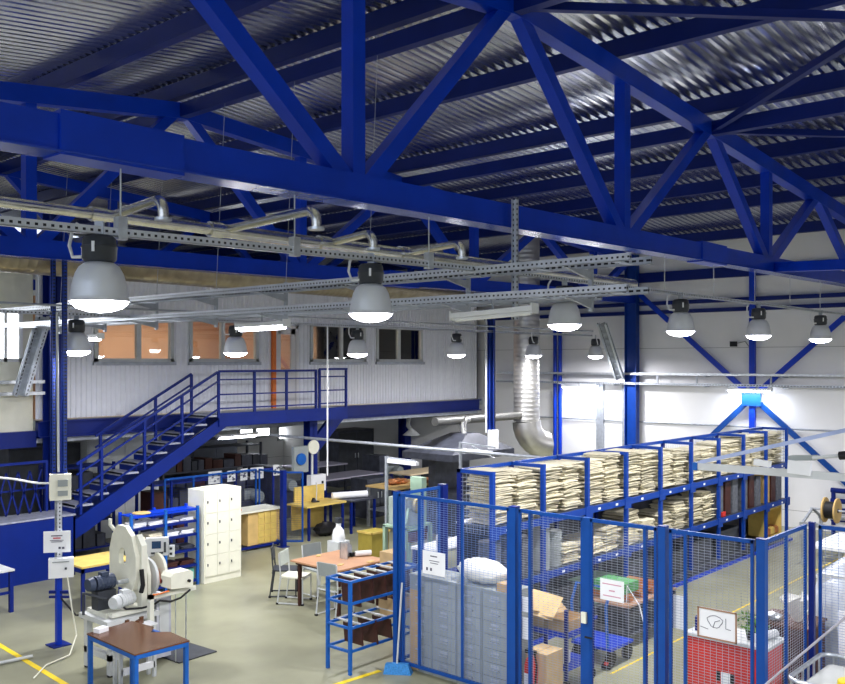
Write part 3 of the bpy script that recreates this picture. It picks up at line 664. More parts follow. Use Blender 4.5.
for b,(n0,n1) in low.items():
    for s,nl in enumerate((n0,n1)):
        x = RX0+BW*b+.06+.27+.545*s; side='left' if s==0 else 'right'
        for k in range(nl):
            put_bundle(x+random.uniform(-.02,.02),RY0+.285+random.uniform(-.02,.02),ZL2+.014+k*BT*.97,random.choice((0,PI))+random.uniform(-.08,.08),f'pale strip bundle in the {side} stack of the {ORD[b]} middle-shelf rack bay from the left',f'bundles, {side} stack, {ORD[b]} middle bay')
def ringed(c,r,h,mat,name,label,cat,group=None,n=16):
    pr=[]; k=int(h/.03)
    for i in range(k): pr += [(r,h*i/k),(r,h*(i+.6)/k),(r*.93,h*(i+.7)/k),(r*.93,h*(i+.95)/k)]
    pr.append((r,h)); m=MB().lathe(pr,c,n); return single(name,label,cat,m,mat,group,smooth=False,loc=c)
for i,(dx,r_,h) in enumerate(((.22,.16,.58),(.58,.17,.62),(.94,.15,.55),(1.42,.17,.66),(1.78,.15,.52))):
    ringed((RX0+dx,RY0+.22,ZL2+.002),r_,h,(GREY if i>2 else DBUND),'ribbed_coil',('left dark ribbed coil standing in the first middle-shelf rack bay','middle dark ribbed coil standing in the first middle-shelf rack bay','right dark ribbed coil standing in the first middle-shelf rack bay','taller grey ribbed coil standing in the second middle-shelf rack bay','shorter grey ribbed coil behind flat bundles in the second middle-shelf rack bay')[i],'coil')
obj('shade_backing', MB().box(RX0+.04,RX1-.04,RY1+.012,RY1+.02,ZL3,ZL1-.1), DARKM, rack)  # dark sheet added behind the lower levels in place of shade
for b in (6,7,8):
    for j in range(3):
        x=RX0+BW*b+.2+.36*j
        m=MB(); m.box(x-.13,x+.13,RY0+.05,RY1-.08,ZL2+.003,ZL2+.62+.04*((b+j)%3)); t=single('strip_carton',f'{("left","middle","right")[j]} tall {"brown" if (b==8) else "dark"} carton in the {ORD[b]} middle-shelf rack bay','carton',m,(WOOD if b==8 and j==0 else (DBROWN if j==1 else DBUND)))
m=MB(); m.obox((RX0+BW*6.25,RY0+.06,ZL2+.05),.16,.08,.09); single('red_part_box','small red box on the middle rack shelf before a dark carton','box',m,RED)
# floor level of the rack
for i,(b,lab,mat,h) in enumerate(((0,'dark crate on the floor level of the first rack bay',DARKM,.52),(1,'dark crate on the floor level of the second rack bay',DARKM,.45),(2,'green box on the floor level of the third rack bay',MGREEN,.36),(3,'dark crate on the floor level of the fourth rack bay',DARKM,.50),(4,'dark bin on the floor level of the fifth rack bay',DGREY,.40),(5,'dark crate on the floor level of the sixth rack bay',DARKM,.46),(6,'dark bin on the floor level of the seventh rack bay',DGREY,.5))):
    x=RX0+BW*b+.12; t=thing('rack_crate',lab,'crate',(x,RY0+.3,ZL3))
    m=MB(); W_=BW-.26; z=ZL3+.003
    m.box(x,x+W_,RY0+.06,RY0+.08,z,z+h); m.box(x,x+W_,RY1-.1,RY1-.08,z,z+h); m.box(x,x+.02,RY0+.06,RY1-.08,z,z+h); m.box(x+W_-.02,x+W_,RY0+.06,RY1-.08,z,z+h); m.box(x,x+W_,RY0+.06,RY1-.08,z,z+.02)
    obj('case', m, mat, t); m=MB(); m.box(x-.01,x+W_+.01,RY0+.05,RY0+.07,z+h-.05,z+h); m.box(x+W_/2-.1,x+W_/2+.1,RY0+.05,RY0+.06,z+h*.5,z+h*.62); obj('rim', m, DGREY, t)
x=RX0+BW*8.25; t=thing('coil_cabinet','yellowish open cabinet of wire coils in the last floor-level rack bay','cabinet',(x,RY0+.3,ZL3))
m=MB(); m.box(x-.1,x+.75,RY1-.1,RY1-.07,ZL3+.003,.78); m.box(x-.1,x-.07,RY0+.05,RY1-.07,ZL3+.003,.78); m.box(x+.72,x+.75,RY0+.05,RY1-.07,ZL3+.003,.78); m.box(x-.1,x+.75,RY0+.05,RY1-.07,.75,.78); m.box(x-.1,x+.75,RY0+.05,RY1-.07,ZL3+.003,ZL3+.03); obj('case', m, YWOOD, t)
for j in range(3):
    m=MB(); m.lathe([(.12,0),(.16,.02),(.16,.14),(.12,.16),(.07,.16),(.07,0)],(x+.1+.23*j,RY0+.22,ZL3+.04),14); obj('wire_coil', m, COPPER if j!=1 else YWOOD, t, smooth=True)
# ------------------------------------------------ mesh fence ------------------------------------------------
FX = 8.62; FT = 2.29; FYS = [8.10,6.22,4.34,3.32]; FX4 = 9.86
def fpost(x,y,label,s=.10,mat=FENB):
    t=thing('fence_post',label,'post',(x,y,0)); m=MB(); m.box(x-s/2,x+s/2,y-s/2,y+s/2,.01,FT+.02); obj('post_tube', m, mat, t)
    m=MB(); m.box(x-s,x+s,y-s,y+s,0,.01); obj('foot_plate', m, NAVY, t); m=MB(); m.box(x-s/2-.003,x+s/2+.003,y-s/2-.003,y+s/2+.003,FT+.02,FT+.028); obj('cap', m, NAVY, t)
fpost(FX,FYS[0],'leftmost fence post of the blue mesh cage, behind the broom',.07)
fpost(FX,FYS[1],'thick blue fence post right of the grey drawer cabinets',.095,FENB)
fpost(FX,FYS[2],'thick blue fence post between the gate and the whiteboard panel',.082)
fpost(FX,FYS[3],'thick blue corner post right of the whiteboard',.084,FENB)
fpost(FX4,FYS[3]-.05,'dark blue far corner post of the small side panel',.055,NAVY)
fpost(9.55,FYS[0],'dark fence post by the rack end at the back of the cage',.10,NAVY)
def fence_panel(p,q,label,stiles,name='mesh_fence',cell=.062,wmat=ZINC,wr=.0019,top=FT):
    p=Vector(p);q=Vector(q);d=(q-p);L=d.length;d/=L; t=thing(name,label,'gate' if 'gate' in name else 'fence',tuple((p+q)/2))
    up=Vector((0,0,1)); z0=.10
    m=MB(); e=.028
    m.bar(p+up*(top-e/2),q+up*(top-e/2),e,.04); m.bar(p+up*(z0+e/2),q+up*(z0+e/2),e,.04); m.bar(p+d*e/2+up*z0,p+d*e/2+up*top,e,.03); m.bar(q-d*e/2+up*z0,q-d*e/2+up*top,e,.03); obj('frame', m, FENB, t)
    for s in stiles:
        m=MB(); w=.03 if s[1]==0 else s[1]; m.bar(p+d*s[0]+up*z0,p+d*s[0]+up*top,w,.03); obj('stile', m, FENB, t)
    m=MB(); m.grid(p+up*z0,d,up,L,top-z0,int(L/cell),int((top-z0)/(cell*.45)),wr); obj('wire_mesh', m, wmat, t); return t
Y=lambda u: at(u,500,X=FX).y
def stl(y0,us,w=0): return [(y0-Y(u),w) for u in us]
fence_panel((FX,FYS[0]-.05,0),(FX,FYS[1]+.07,0),'mesh fence panel with the first notice, before the grey drawer cabinets',stl(FYS[0]-.05,(403,419,462)),wmat=BWIRE)
g1=fence_panel((FX,FYS[1]-.07,0),(FX,Y(583),0),'left gate leaf of the blue mesh cage',[(FYS[1]-.07-Y(530),.05)],'mesh_gate')
g2=fence_panel((FX,Y(590),0),(FX,FYS[2]+.07,0),'right gate leaf of the mesh cage with the second notice',[(Y(590)-Y(645),.055)],'mesh_gate')
y=Y(586.5)
m=MB(); m.box(FX-.02,FX+.02,y-.05,y+.05,.08,FT+.01); obj('meeting_stile', m, FENB, g1)
m=MB(); m.box(FX-.06,FX-.03,y-.02,y+.04,1.15,1.27); obj('lock_plate', m, CREAM, g1)
m=MB(); m.tube([(FX-.05,y-.04,1.0),(FX-.10,y-.04,1.02),(FX-.10,y-.12,1.02)],.012,6); obj('door_handle', m, BLACK, g2)
fence_panel((FX,FYS[2]-.07,0),(FX,FYS[3]+.08,0),'mesh fence panel carrying the whiteboard',stl(FYS[2]-.07,(685,)))
fence_panel((FX+.07,FYS[3],0),(FX4-.05,FYS[3],0),'mesh fence side panel running away from the corner post',[(.55,.03)])
fence_panel((FX4,FYS[3]-.12,0),(FX4,1.9,0),'mesh fence panel cut off by the right picture edge',[(.8,.03)],wmat=BWIRE)
fence_panel((FX+.05,FYS[0],0),(9.48,FYS[0],0),'short mesh fence panel running back to the rack end',[(.45,.03)],wmat=BWIRE)
def sheet(label,yc,zc,w,h,x=FX-.03,lines=(),name='notice_sheet',frame=None,cat='sign',inkm=None):
    t=thing(name,label,cat,(x,yc,zc-h/2)); m=MB(); m.box(x-.004,x+.002,yc-w/2,yc+w/2,zc-h/2,zc+h/2); obj('sheet', m, PAPER, t)
    if frame:
        m=MB(); e=.014
        for a in ((-w/2,-w/2+e,-h/2,h/2),(w/2-e,w/2,-h/2,h/2),(-w/2,w/2,-h/2,-h/2+e),(-w/2,w/2,h/2-e,h/2)): m.box(x-.014,x-.002,yc+a[0],yc+a[1],zc+a[2],zc+a[3])
        obj('frame', m, frame, t)
    if lines:
        for (a,b,c,e) in lines: obj('text_line', MB().box(x-.006,x-.0045,yc-a*w-b*w/2,yc-a*w+b*w/2,zc+c*h-e*h/2,zc+c*h+e*h/2), inkm or INK, t)
    return t
def zc_(v,u,X=FX): return at(u,v,X=X).z
sheet('first white notice, on the fence before the drawer cabinets',Y(435),zc_(563,435),.37,.29,lines=((0,.3,.30,.05),(.02,.45,.10,.03),(.02,.35,.0,.03),(-.30,.08,-.28,.13),(-.12,.08,-.28,.13)))
sheet('second white notice with faint pink lines, on the right gate leaf',Y(613),zc_(590,613),.285,.225,lines=((0,.8,.28,.05),(0,.25,-.02,.06),(0,.75,-.28,.05)),inkm=M('pink_print',(.62,.32,.42),.7))
wb=sheet('framed whiteboard sketch hung on the mesh fence',Y(718),zc_(624,718),.40,.30,frame=M('thin_wood_frame',(.35,.20,.12),.5),name='whiteboard',cat='whiteboard')
m=MB(); c=Vector((FX-.037,Y(716),zc_(621,716)))
pts=[c+Vector((0,.075*math.cos(a)*(1+.2*math.sin(3*a)),.06*math.sin(a))) for a in [k/14*2*PI for k in range(15)]]; m.tube(pts,.003,4)
m.tube([c+Vector((0,.02,-.06)),c+Vector((0,.0,.0)),c+Vector((0,-.05,.02))],.003,4); m.tube([c+Vector((0,-.11,.05)),c+Vector((0,-.11,-.05)),c+Vector((0,-.16,-.055))],.003,4); m.tube([c+Vector((0,.15,-.07)),c+Vector((0,.07,-.085))],.003,4)
obj('marker_drawing', m, INK, wb)
sheet('tall white paper behind the mesh, left of the whiteboard',Y(677),zc_(613,677),.13,.34,x=FX+.04)
sheet('upper white paper strip on the left gate leaf',Y(523),zc_(605,523),.10,.17,x=FX+.04)
sheet('lower white paper strip on the left gate leaf',Y(523),zc_(629,523),.10,.26,x=FX+.04)
# broom
b0=at(395,671,z=0); t=thing('broom','blue broom leaning on the fence corner post','broom',(b0.x-.02,b0.y,0))
m=MB(); 
a=Vector((b0.x-.15,b0.y+.06,.0)); d_=Vector((.15,-.22,0)).normalized()
m.add([a+Vector((-.05,-.03,0)),a+d_*.36+Vector((-.05,-.03,0)),a+d_*.36+Vector((.07,.04,0)),a+Vector((.07,.04,0)),a+d_*.03+Vector((-.03,-.01,.13)),a+d_*.32+Vector((-.03,-.01,.13)),a+d_*.32+Vector((.03,.02,.13)),a+d_*.03+Vector((.03,.02,.13))],[(3,2,1,0),(4,5,6,7),(0,1,5,4),(1,2,6,5),(2,3,7,6),(3,0,4,7)])
obj('bristles', m, M('blue_bristles',(.05,.25,.60),.8,var=.3,scale=60), t)
c=a+d_*.17; m=MB(); m.tube([c+Vector((0,0,.12)),c+Vector((0,0,.17)),(FX-.07,FYS[0]-.16,1.16)],.012,8); obj('handle', m, LGREY, t, smooth=True)
# ------------------------------------------------ inside the cage ------------------------------------------------
DX0,DX1=FX+.12,FX+.58
for i in range(4):
    y1=FYS[0]-.12-.40*i; y0=y1-.39; t=thing('drawer_cabinet',f'{("first","second","third","fourth")[i]} grey drawer cabinet from the left behind the mesh fence','cabinet',(DX0,(y0+y1)/2,0),group='grey drawer cabinets')
    m=MB(); m.box(DX0,DX1,y0,y1,0,1.22); obj('case', m, GREY, t)
    m=MB(); m.box(DX0-.01,DX1,y0,y1,1.22,1.245); obj('top_board', m, GREY, t)
    for k in range(7):
        z=.05+k*.166; m=MB(); m.box(DX0-.012,DX0+.0,y0+.012,y1-.012,z,z+.156); dr_=obj('drawer', m, GREY, t)
        m=MB(); m.box(DX0-.03,DX0-.012,(y0+y1)/2-.07,(y0+y1)/2+.07,z+.07,z+.082); m.box(DX0-.014,DX0-.012,(y0+y1)/2-.06,(y0+y1)/2+.06,z+.10,z+.135); obj('pull', m, DGAL, dr_)
def lump(c,rx,ry,rz,seed,mat,nu=14,nv=10,amp=.18):
    rr=random.Random(seed); m=MB(); vs=[]
    for j in range(nv+1):
        th=PI*j/nv
        for i in range(nu):
            ph=2*PI*i/nu; k=1+rr.uniform(-amp,amp)*(0<j<nv); vs.append((c[0]+rx*k*math.sin(th)*math.cos(ph),c[1]+ry*k*math.sin(th)*math.sin(ph),max(c[2]-rz,c[2]+rz*k*math.cos(th)*(-1))))
    fs=[(j*nu+i,j*nu+(i+1)%nu,(j+1)*nu+(i+1)%nu,(j+1)*nu+i) for j in range(nv) for i in range(nu)]; return m.add(vs,fs)
single('white_sack','big crumpled white sack lying on the grey drawer cabinets','sack',lump((DX0+.22,6.95,1.247+.15),.2,.36,.15,3,SACK,26,14,.07),SACK,smooth=True)
m=MB(); m.box(DX0+.02,DX0+.2,6.42,6.58,1.247,1.34); single('cardboard_box','small cardboard box on the drawer cabinets beside the sack','box',m,CARD)
m=MB(); m.box(FX+.1,FX+.12,FYS[0]-.28,FYS[0]-.14,.02,1.05); single('cardboard_sheet','pinkish cardboard sheet standing behind the fence by the broom','sheet',m,CARD)
# fire extinguisher
e=(FX+.24,FYS[1]-.07,0); t=thing('fire_extinguisher','red fire extinguisher standing behind the left gate leaf','extinguisher',e)
obj('cylinder', MB().lathe([(.0,.0),(.075,.0),(.08,.02),(.08,.42),(.06,.49),(.03,.52),(.025,.56)],e,18), RED, t, smooth=True); m=MB(); m.box(e[0]-.084,e[0]-.075,e[1]-.04,e[1]+.04,.2,.34); obj('instruction_label', m, PAPER, t)
m=MB(); m.obox((e[0],e[1],.58),.05,.14,.04); m.tube([(e[0],e[1]-.05,.57),(e[0]-.06,e[1]-.12,.45),(e[0]-.06,e[1]-.1,.2)],.012,6); obj('valve_and_hose', m, BLACK, t, smooth=True)
# trolley with cartons
tx0,tx1,ty0,ty1=9.42,10.02,6.02,6.72; t=thing('shelf_trolley','blue shelf trolley in the aisle behind the left gate leaf','trolley',((tx0+tx1)/2,(ty0+ty1)/2,0))
for x in (tx0,tx1):
    for y in (ty0,ty1):
        m=MB(); m.box(x-.02,x+.02,y-.02,y+.02,.12,.98); obj('leg', m, NAVY, t); m=MB(); m.tube([(x,y-.02,.06),(x,y+.02,.06)],.06,12); obj('caster', m, BLACK, t, smooth=True)
for z in (.26,.66):
    m=MB(); m.box(tx0,tx1,ty0,ty1,z-.02,z); m.box(tx0,tx1,ty0-.02,ty0,z-.03,z+.04); m.box(tx0-.02,tx0,ty0,ty1,z-.03,z+.04); obj('shelf', m, BLUE, t)
def carton(label,x0,x1,y0,y1,z,h,flap=True,mat=CARD,name='open_carton'):
    t=thing(name,label,'carton',((x0+x1)/2,(y0+y1)/2,z)); e=.008; m=MB()
    m.box(x0,x0+e,y0,y1,z,z+h); m.box(x1-e,x1,y0,y1,z,z+h); m.box(x0,x1,y0,y0+e,z,z+h); m.box(x0,x1,y1-e,y1,z,z+h); m.box(x0,x1,y0,y1,z,z+e); obj('tray', m, mat, t)
    if flap:
        m=MB(); m.bar((x0,(y0+y1)/2,z+h),(x0-.14,(y0+y1)/2,z+h+.06),y1-y0,.008); obj('flap', m, mat, t); m=MB(); m.bar(((x0+x1)/2,y1,z+h),((x0+x1)/2,y1+.14,z+h+.12),x1-x0,.008); obj('flap', m, mat, t)
    return t
carton('open carton with raised flaps on the trolley top shelf, left',9.46,9.95,6.38,6.70,.663,.2)
carton('open carton on the trolley top shelf, right',9.5,9.95,6.04,6.34,.663,.15)
m=MB(); m.obox((9.5,6.42,.96),.42,.40,.01,.2,.2,-.5); single('cardboard_flap','large tan cardboard sheet lying tilted over the trolley cartons','sheet',m,M('tan_card',(.66,.48,.24),.8))
m=MB(); m.obox((9.62,6.2,.33),.14,.16,.14,.3); single('parts_box','small grey printed box on the trolley lower shelf','box',m,LGREY)
single('orange_cloth','orange cloth lump on the trolley lower shelf','cloth',lump((9.6,6.42,.32),.09,.09,.06,5,ORANGE,10,6),ORANGE,smooth=True)
p=at(539,672,z=.3); m=MB(); m.box(p.x-.1,p.x+.25,p.y-.17,p.y+.13,0,.56); t=thing('tall_carton','closed tan carton standing on the floor behind the left gate leaf','carton',(p.x,p.y,0)); obj('box_body', m, M('tan_carton',(.60,.44,.24),.8), t); m=MB(); m.box(p.x-.1,p.x+.25,p.y-.03,p.y-.01,.56,.563); obj('tape', m, CARD, t)
# hand cart with bent handle
cx,cy=10.75,6.3; t=thing('hand_cart','blue hand cart with a looped handle behind the gate meeting stile','cart',(cx,cy,0))
m=MB(); m.box(cx-.3,cx+.3,cy-.3,cy+.3,.22,.26); obj('platform', m, BLUE, t)
m=MB(); m.tube([(cx-.28,cy+.28,.26),(cx-.32,cy+.28,.8),(cx-.2,cy+.28,1.02),(cx-.2,cy-.24,1.02),(cx-.32,cy-.24,.8),(cx-.28,cy-.24,.26)],.022,8); obj('handle', m, SKYB, t, smooth=True)
for x in (-.22,.22):
    for y in (-.25,.25):
        m=MB(); m.tube([(cx+x,cy+y-.025,.11),(cx+x,cy+y+.025,.11)],.11,14); obj('wheel', m, BLACK, t, smooth=True)
# parts bench with rollers
bx0,bx1,by0,by1=11.35,12.75,6.25,6.95; t=thing('parts_bench','low dark bench with clutter between the aisle line and the rack','bench',((bx0+bx1)/2,(by0+by1)/2,0))
for x in (bx0,bx1):
    for y in (by0,by1):
        m=MB(); m.box(x-.025,x+.025,y-.025,y+.025,0,.6); obj('leg', m, DARKM, t)
for z in (.2,.6):
    m=MB(); m.box(bx0-.03,bx1+.03,by0-.03,by1+.03,z-.03,z); obj('shelf', m, DARKM if z<.5 else BRNW, t)
for j in range(4):
    m=MB(); m.tube([(bx0+.2+.33*j,by0+.05,.66),(bx0+.2+.33*j,by1-.05,.66)],.055,12); single('copper_roll',f'{("first","second","third","fourth")[j]} orange-brown roll from the left on the low bench','roll',m,COPPER,smooth=True)
m=MB(); m.box(bx0+.1,bx0+.5,by0+.1,by1-.1,.72,.86); single('green_box','green box on top of the rolls on the low bench','box',m,M('green_enamel',(.08,.30,.10),.5))
m=MB(); m.box(bx0+.2,bx1-.3,by0+.1,by1-.1,.203,.42); single('dark_crate','dark crate on the lower shelf of the low bench','crate',m,DGREY)
p=at(626,602,X=11.3); m=MB(); m.tube([(p.x,p.y,p.z),(p.x-.02,p.y-.02,.9),(p.x+.03,p.y-.18,.65),(p.x,p.y-.3,.3),(p.x,p.y-.32,.02)],.010,6); single('white_hose','white hose drooping from the low bench to the floor','hose',m,WHITE,smooth=True)
p=at(607,668,z=0); t=thing('floor_jack','small red and black trolley jack on the aisle floor','jack',tuple(p)); m=MB(); m.obox((p.x,p.y,.04),.22,.12,.05,.3); obj('body', m, BLACK, t); m=MB(); m.obox((p.x,p.y,.075),.20,.05,.03,.3); obj('lifting_arm', m, RED, t)
m=MB(); m.box(10.3,RX1+.3,5.90,5.93,0,.003); single('floor_line','thin yellow floor line along the rack aisle','floor marking',m,YELL)
# red cabinet with counter
rx0,rx1,ry0,ry1=9.78,10.25,3.72,4.62; t=thing('red_cabinet','red steel cabinet with a grey counter behind the whiteboard panel','cabinet',((rx0+rx1)/2,(ry0+ry1)/2,0))
m=MB(); m.box(rx0,rx1,ry0,ry1,.04,.88); obj('body', m, RED, t); m=MB(); m.box(rx0-.03,rx1+.03,ry0-.03,ry1+.03,.88,.915); obj('counter', m, LGREY, t)
for k in range(2):
    y0=ry0+.02+k*.44; m=MB(); m.box(rx0-.014,rx0,y0,y0+.42,.08,.85); d_=obj('door', m, RED, t); m=MB(); m.box(rx0-.03,rx0-.014,y0+(.05 if k else .33),y0+(.09 if k else .37),.45,.55); obj('handle', m, BLACK, d_)
m=MB(); m.box(rx0-.018,rx0-.014,ry0+.36,ry0+.5,.40,.55); obj('paper_label', m, PAPER, t)
m=MB(); m.box(rx0+.1,rx0+.35,4.36,4.58,.917,1.08); single('small_dark_box','dark blue box on the red cabinet counter, left of the whiteboard','box',m,NAVY)
t=thing('potted_plant','leafy green plant on the red cabinet counter','plant',(rx0+.2,3.95,.917)); obj('pot', MB().lathe([(.0,0),(.06,0),(.08,.11),(.07,.11)],(rx0+.2,3.95,.917),14), BLACK, t, smooth=True)
m=MB(); rr=random.Random(4)
for i in range(90):
    a=rr.uniform(0,2*PI); el=rr.uniform(-.1,1.3); r_=rr.uniform(.06,.2); c=Vector((rx0+.2+r_*math.cos(a)*math.cos(el),3.95+r_*math.sin(a)*math.cos(el),1.05+r_*math.sin(el))); u=Vector((rr.uniform(-1,1),rr.uniform(-1,1),rr.uniform(-.4,.8))).normalized()*.04; v=u.cross(Vector((rr.uniform(-1,1),rr.uniform(-1,1),1))).normalized()*.015
    m.add([c-u,c+v,c+u,c-v],[(0,1,2,3)])
obj('leaves', m, LEAF, t)
m=MB(); m.tube([(10.22,3.62+.16,.965),(9.9,3.62+.28,.965)],.045,12); single('paper_roll','white paper roll lying on the red cabinet counter','roll',m,PAPER,smooth=True)
m=MB(); m.box(10.55,11.15,3.55,4.15,.02,.95); t=thing('brown_cabinet','dark brown cabinet behind the small side fence panel','cabinet',(10.85,3.85,0)); obj('case', m, DBROWN, t); m=MB(); m.box(10.53,11.17,3.53,4.17,.95,.98); obj('top', m, BROWN, t); m=MB(); m.box(10.535,10.55,3.58,3.84,.1,.9); m.box(10.535,10.55,3.86,4.12,.1,.9); obj('door', m, DBROWN, t)
m=MB(); rr=random.Random(9); c0=Vector((10.8,3.75,.983))
for i in range(7):
    a=i/7*2*PI; m.add([c0+Vector((.04*math.cos(a),.04*math.sin(a),0)),c0+Vector((.04*math.cos(a+.9),.04*math.sin(a+.9),0)),c0+Vector((.20*math.cos(a+1.0),.20*math.sin(a+1.0),.28+rr.uniform(-.05,.06))),c0+Vector((.20*math.cos(a),.20*math.sin(a),.26+rr.uniform(-.05,.06)))],[(0,1,2,3)])
single('paper_bag','crumpled open white paper bag on the brown cabinet','bag',m,SACK)
single('silver_scrap','crumpled silver foil lump on the brown cabinet','foil',lump((10.68,3.98,1.02),.09,.1,.04,8,GALV,10,6,.3),GALV)
# ------------------------------------------------ right foreground ------------------------------------------------
def clampy(u,v,z): return at(u,v,z=z)
ix0,ix1,iy0,iy1=8.72,9.72,2.12,3.10; zt=1.0; t=thing('caged_tank','grey tank with a steel tube cage at bottom right corner','tank',((ix0+ix1)/2,(iy0+iy1)/2,0))
m=MB(); m.box(ix0-.05,ix1+.05,iy0-.05,iy1+.05,.0,.13); obj('pallet', m, DGREY, t)
import bmesh as _bm
m=MB(); m.box(ix0+.03,ix1-.03,iy0+.03,iy1-.03,.13,zt-.06); bt=obj('bottle', m, M('greyed_plastic',(.52,.54,.52),.4,var=.06), t); bv=bt.modifiers.new('b','BEVEL'); bv.width=.08; bv.segments=4
m=MB(); m.lathe([(.10,0),(.10,.05),(.085,.06)],(9.10,2.68,zt-.07),16); obj('cap', m, YELL, t, smooth=True)
def loop(z,pad): 
    r=.12; P=[]
    for (cx_,cy_,a0) in ((ix1-r+pad,iy1-r+pad,0),(ix0+r-pad,iy1-r+pad,PI/2),(ix0+r-pad,iy0+r-pad,PI),(ix1-r+pad,iy0+r-pad,1.5*PI)):
        for k in range(5): P.append((cx_+r*math.cos(a0+k/4*PI/2),cy_+r*math.sin(a0+k/4*PI/2),z))
    return P+[P[0]]
m=MB()
for z in (zt,.82,.55,.3): m.tube(loop(z,.02),.016 if z<zt else .022,8)
for k in range(6):
    x=ix0+.1+k*.16; m.tube([(x,iy1+.02,.13),(x,iy1+.02,zt)],.012,6); m.tube([(x,iy0-.02,.13),(x,iy0-.02,zt)],.012,6); y=iy0+.1+k*.16; m.tube([(ix0-.02,y,.13),(ix0-.02,y,zt)],.012,6); m.tube([(ix1+.02,y,.13),(ix1+.02,y,zt)],.012,6)
obj('tube_cage', m, GALV, t, smooth=True)
m=MB(); P1=at(752,695,z=2.05); P2=Vector((0,0,0)); a_=Vector((4.9,2.0,2.15)); 
q1=(762-422)/FPX; d1=4.9; A_=Vector((d1*(CA+SA*q1),d1*(SA-CA*q1),EYE-(687-362)/FPX*d1)); q2=(850-422)/FPX; d2=4.1; B_=Vector((d2*(CA+SA*q2),d2*(SA-CA*q2),EYE-(613-362)/FPX*d2))
D_=(A_-B_); m.tube([A_+D_*.35,B_-D_*.8],.0060,10); t=single('handrail','pale round stair handrail slanting across the bottom right corner','handrail',m,M('pale_lilac_paint',(.62,.60,.72),.35),smooth=True)
# wrapped pallets right edge
t=thing('wrapped_pallet','pallet of boxes under cloudy plastic film behind the right edge fence','pallet',(11.9,3.3,0))
m=MB(); m.box(11.25,12.6,2.7,3.8,0,.14); obj('pallet_base', m, WOOD, t); m=MB(); m.box(11.35,12.5,2.8,3.72,.14,1.2); m.box(11.35,11.9,3.2,3.7,1.2,1.45); obj('load', m, LGREY, t)
m=MB(); rr=random.Random(2); vs=[]; nn_=24
for j,(sc,z) in enumerate(((1.06,.1),(1.02,.45),(1.03,.8),(1.0,1.15),(.9,1.42),(.5,1.6),(.05,1.62))):
    for i in range(nn_):
        a=2*PI*i/nn_; ca,sa=math.cos(a),math.sin(a); k_=sc*(1+rr.uniform(-.03,.03))/max(abs(ca),abs(sa))**.75
        vs.append((11.92+.66*k_*ca,3.26+.55*k_*sa,z+rr.uniform(-.02,.02)))
m.add(vs,[(j*nn_+i,j*nn_+(i+1)%nn_,(j+1)*nn_+(i+1)%nn_,(j+1)*nn_+i) for j in range(6) for i in range(nn_)])
obj('film_cover', m, FILM, t, smooth=True)
m=MB(); m.box(10.55,10.56,2.98,3.22,.75,1.25); single('white_placard','white placard by the dark far corner post at right','sign',m,PAPER)
t=thing('white_table','white table past the aisle end by the cable reel','table',(16.9,5.4,0)); m=MB(); m.box(16.2,17.8,4.3,5.42,.78,.83); obj('tabletop', m, WHITE, t); obj('lower_shelf', MB().box(16.25,17.75,4.35,5.37,.27,.30), LGREY, t)
for x in (16.25,17.75):
    for y in (4.35,5.37):
        m=MB(); m.box(x-.03,x+.03,y-.03,y+.03,0,.78); obj('leg', m, GALV, t)
m=MB(); m.box(16.4,16.8,4.8,5.12,.303,.50); single('blue_crate','bright blue crate on the low shelf of the white table','crate',m,M('bright_blue_plastic',(.02,.08,.55),.4))
x,y=18.9,5.90; t=thing('cable_reel','wooden cable reel with two round flanges on the grey steel stand','reel',(x,y,.8))
for s_ in (-.115,.115): obj('reel_flange', MB().tube([(x,y+s_-.014,1.05),(x,y+s_+.014,1.05)],.25,28), WOOD, t, smooth=True)
obj('wound_core', MB().tube([(x,y-.1,1.05),(x,y+.1,1.05)],.17,18), BLACK, t, smooth=True)
obj('hub', MB().tube([(x,y-.14,1.05),(x,y+.14,1.05)],.045,10), DGREY, t, smooth=True)
t=thing('reel_stand','grey steel stand holding the wooden cable reel','stand',(18.9,6.0,0)); m=MB(); m.bar((18.3,6.3,.82),(18.3,4.2,.82),.08,.07); obj('front_rail', m, GALV, t)
m=MB(); m.bar((19.4,6.3,.82),(19.4,4.2,.82),.06,.06); obj('rear_rail', m, GALV, t)
for y in (6.25,4.3):
    for x in (18.3,19.4):
        m=MB(); m.box(x-.03,x+.03,y-.03,y+.03,0,.8); obj('leg', m, GALV, t)
m=MB(); m.tube([(18.9,6.3,1.05),(18.9,4.2,1.05)],.02,8); obj('axle', m, DGAL, t, smooth=True)
for y in (6.26,4.25):
    m=MB(); m.bar((18.3,y,.82),(18.9,y,1.05),.04,.04); m.bar((19.4,y,.82),(18.9,y,1.05),.04,.04); obj('axle_support', m, DGAL, t)
# jib
JX=7.0; j0=at(696,466,X=JX); j1=at(905,482,X=JX); t=thing('jib_arm','white jib arm with a diagonal tie reaching in from the right edge','jib',(JX,j1.y,j1.z))
m=MB(); m.bar(j0,j1,.05,.055); obj('boom', m, LGREY, t)
m=MB(); m.bar(j0-Vector((0,.02,-.03)),at(905,417,X=JX+.05),.03,.03); obj('tie_bar', m, M('light_blue_grey',(.42,.50,.75),.4), t)
m=MB(); m.bar(j0+Vector((0,.02,0)),j0-Vector((0,.02,0)),.06,.065); obj('end_cap', m, SKYB, t)
m=MB(); m.box(JX-.12,JX+.12,j1.y-.12,j1.y+.12,0,3.9); obj('mast', m, BLUE, t)
k=at(801,466,X=JX-.04); m=MB(); m.bar(k+Vector((0,.10,-.01)),k+Vector((0,-.07,-.02)),.02,.10); pl=obj('trolley_plate', m, WHITE, t)
m=MB(); m.bar(k+Vector((.05,.10,.05)),k+Vector((.05,-.09,.065)),.10,.035); obj('trolley_top', m, GREY, t)
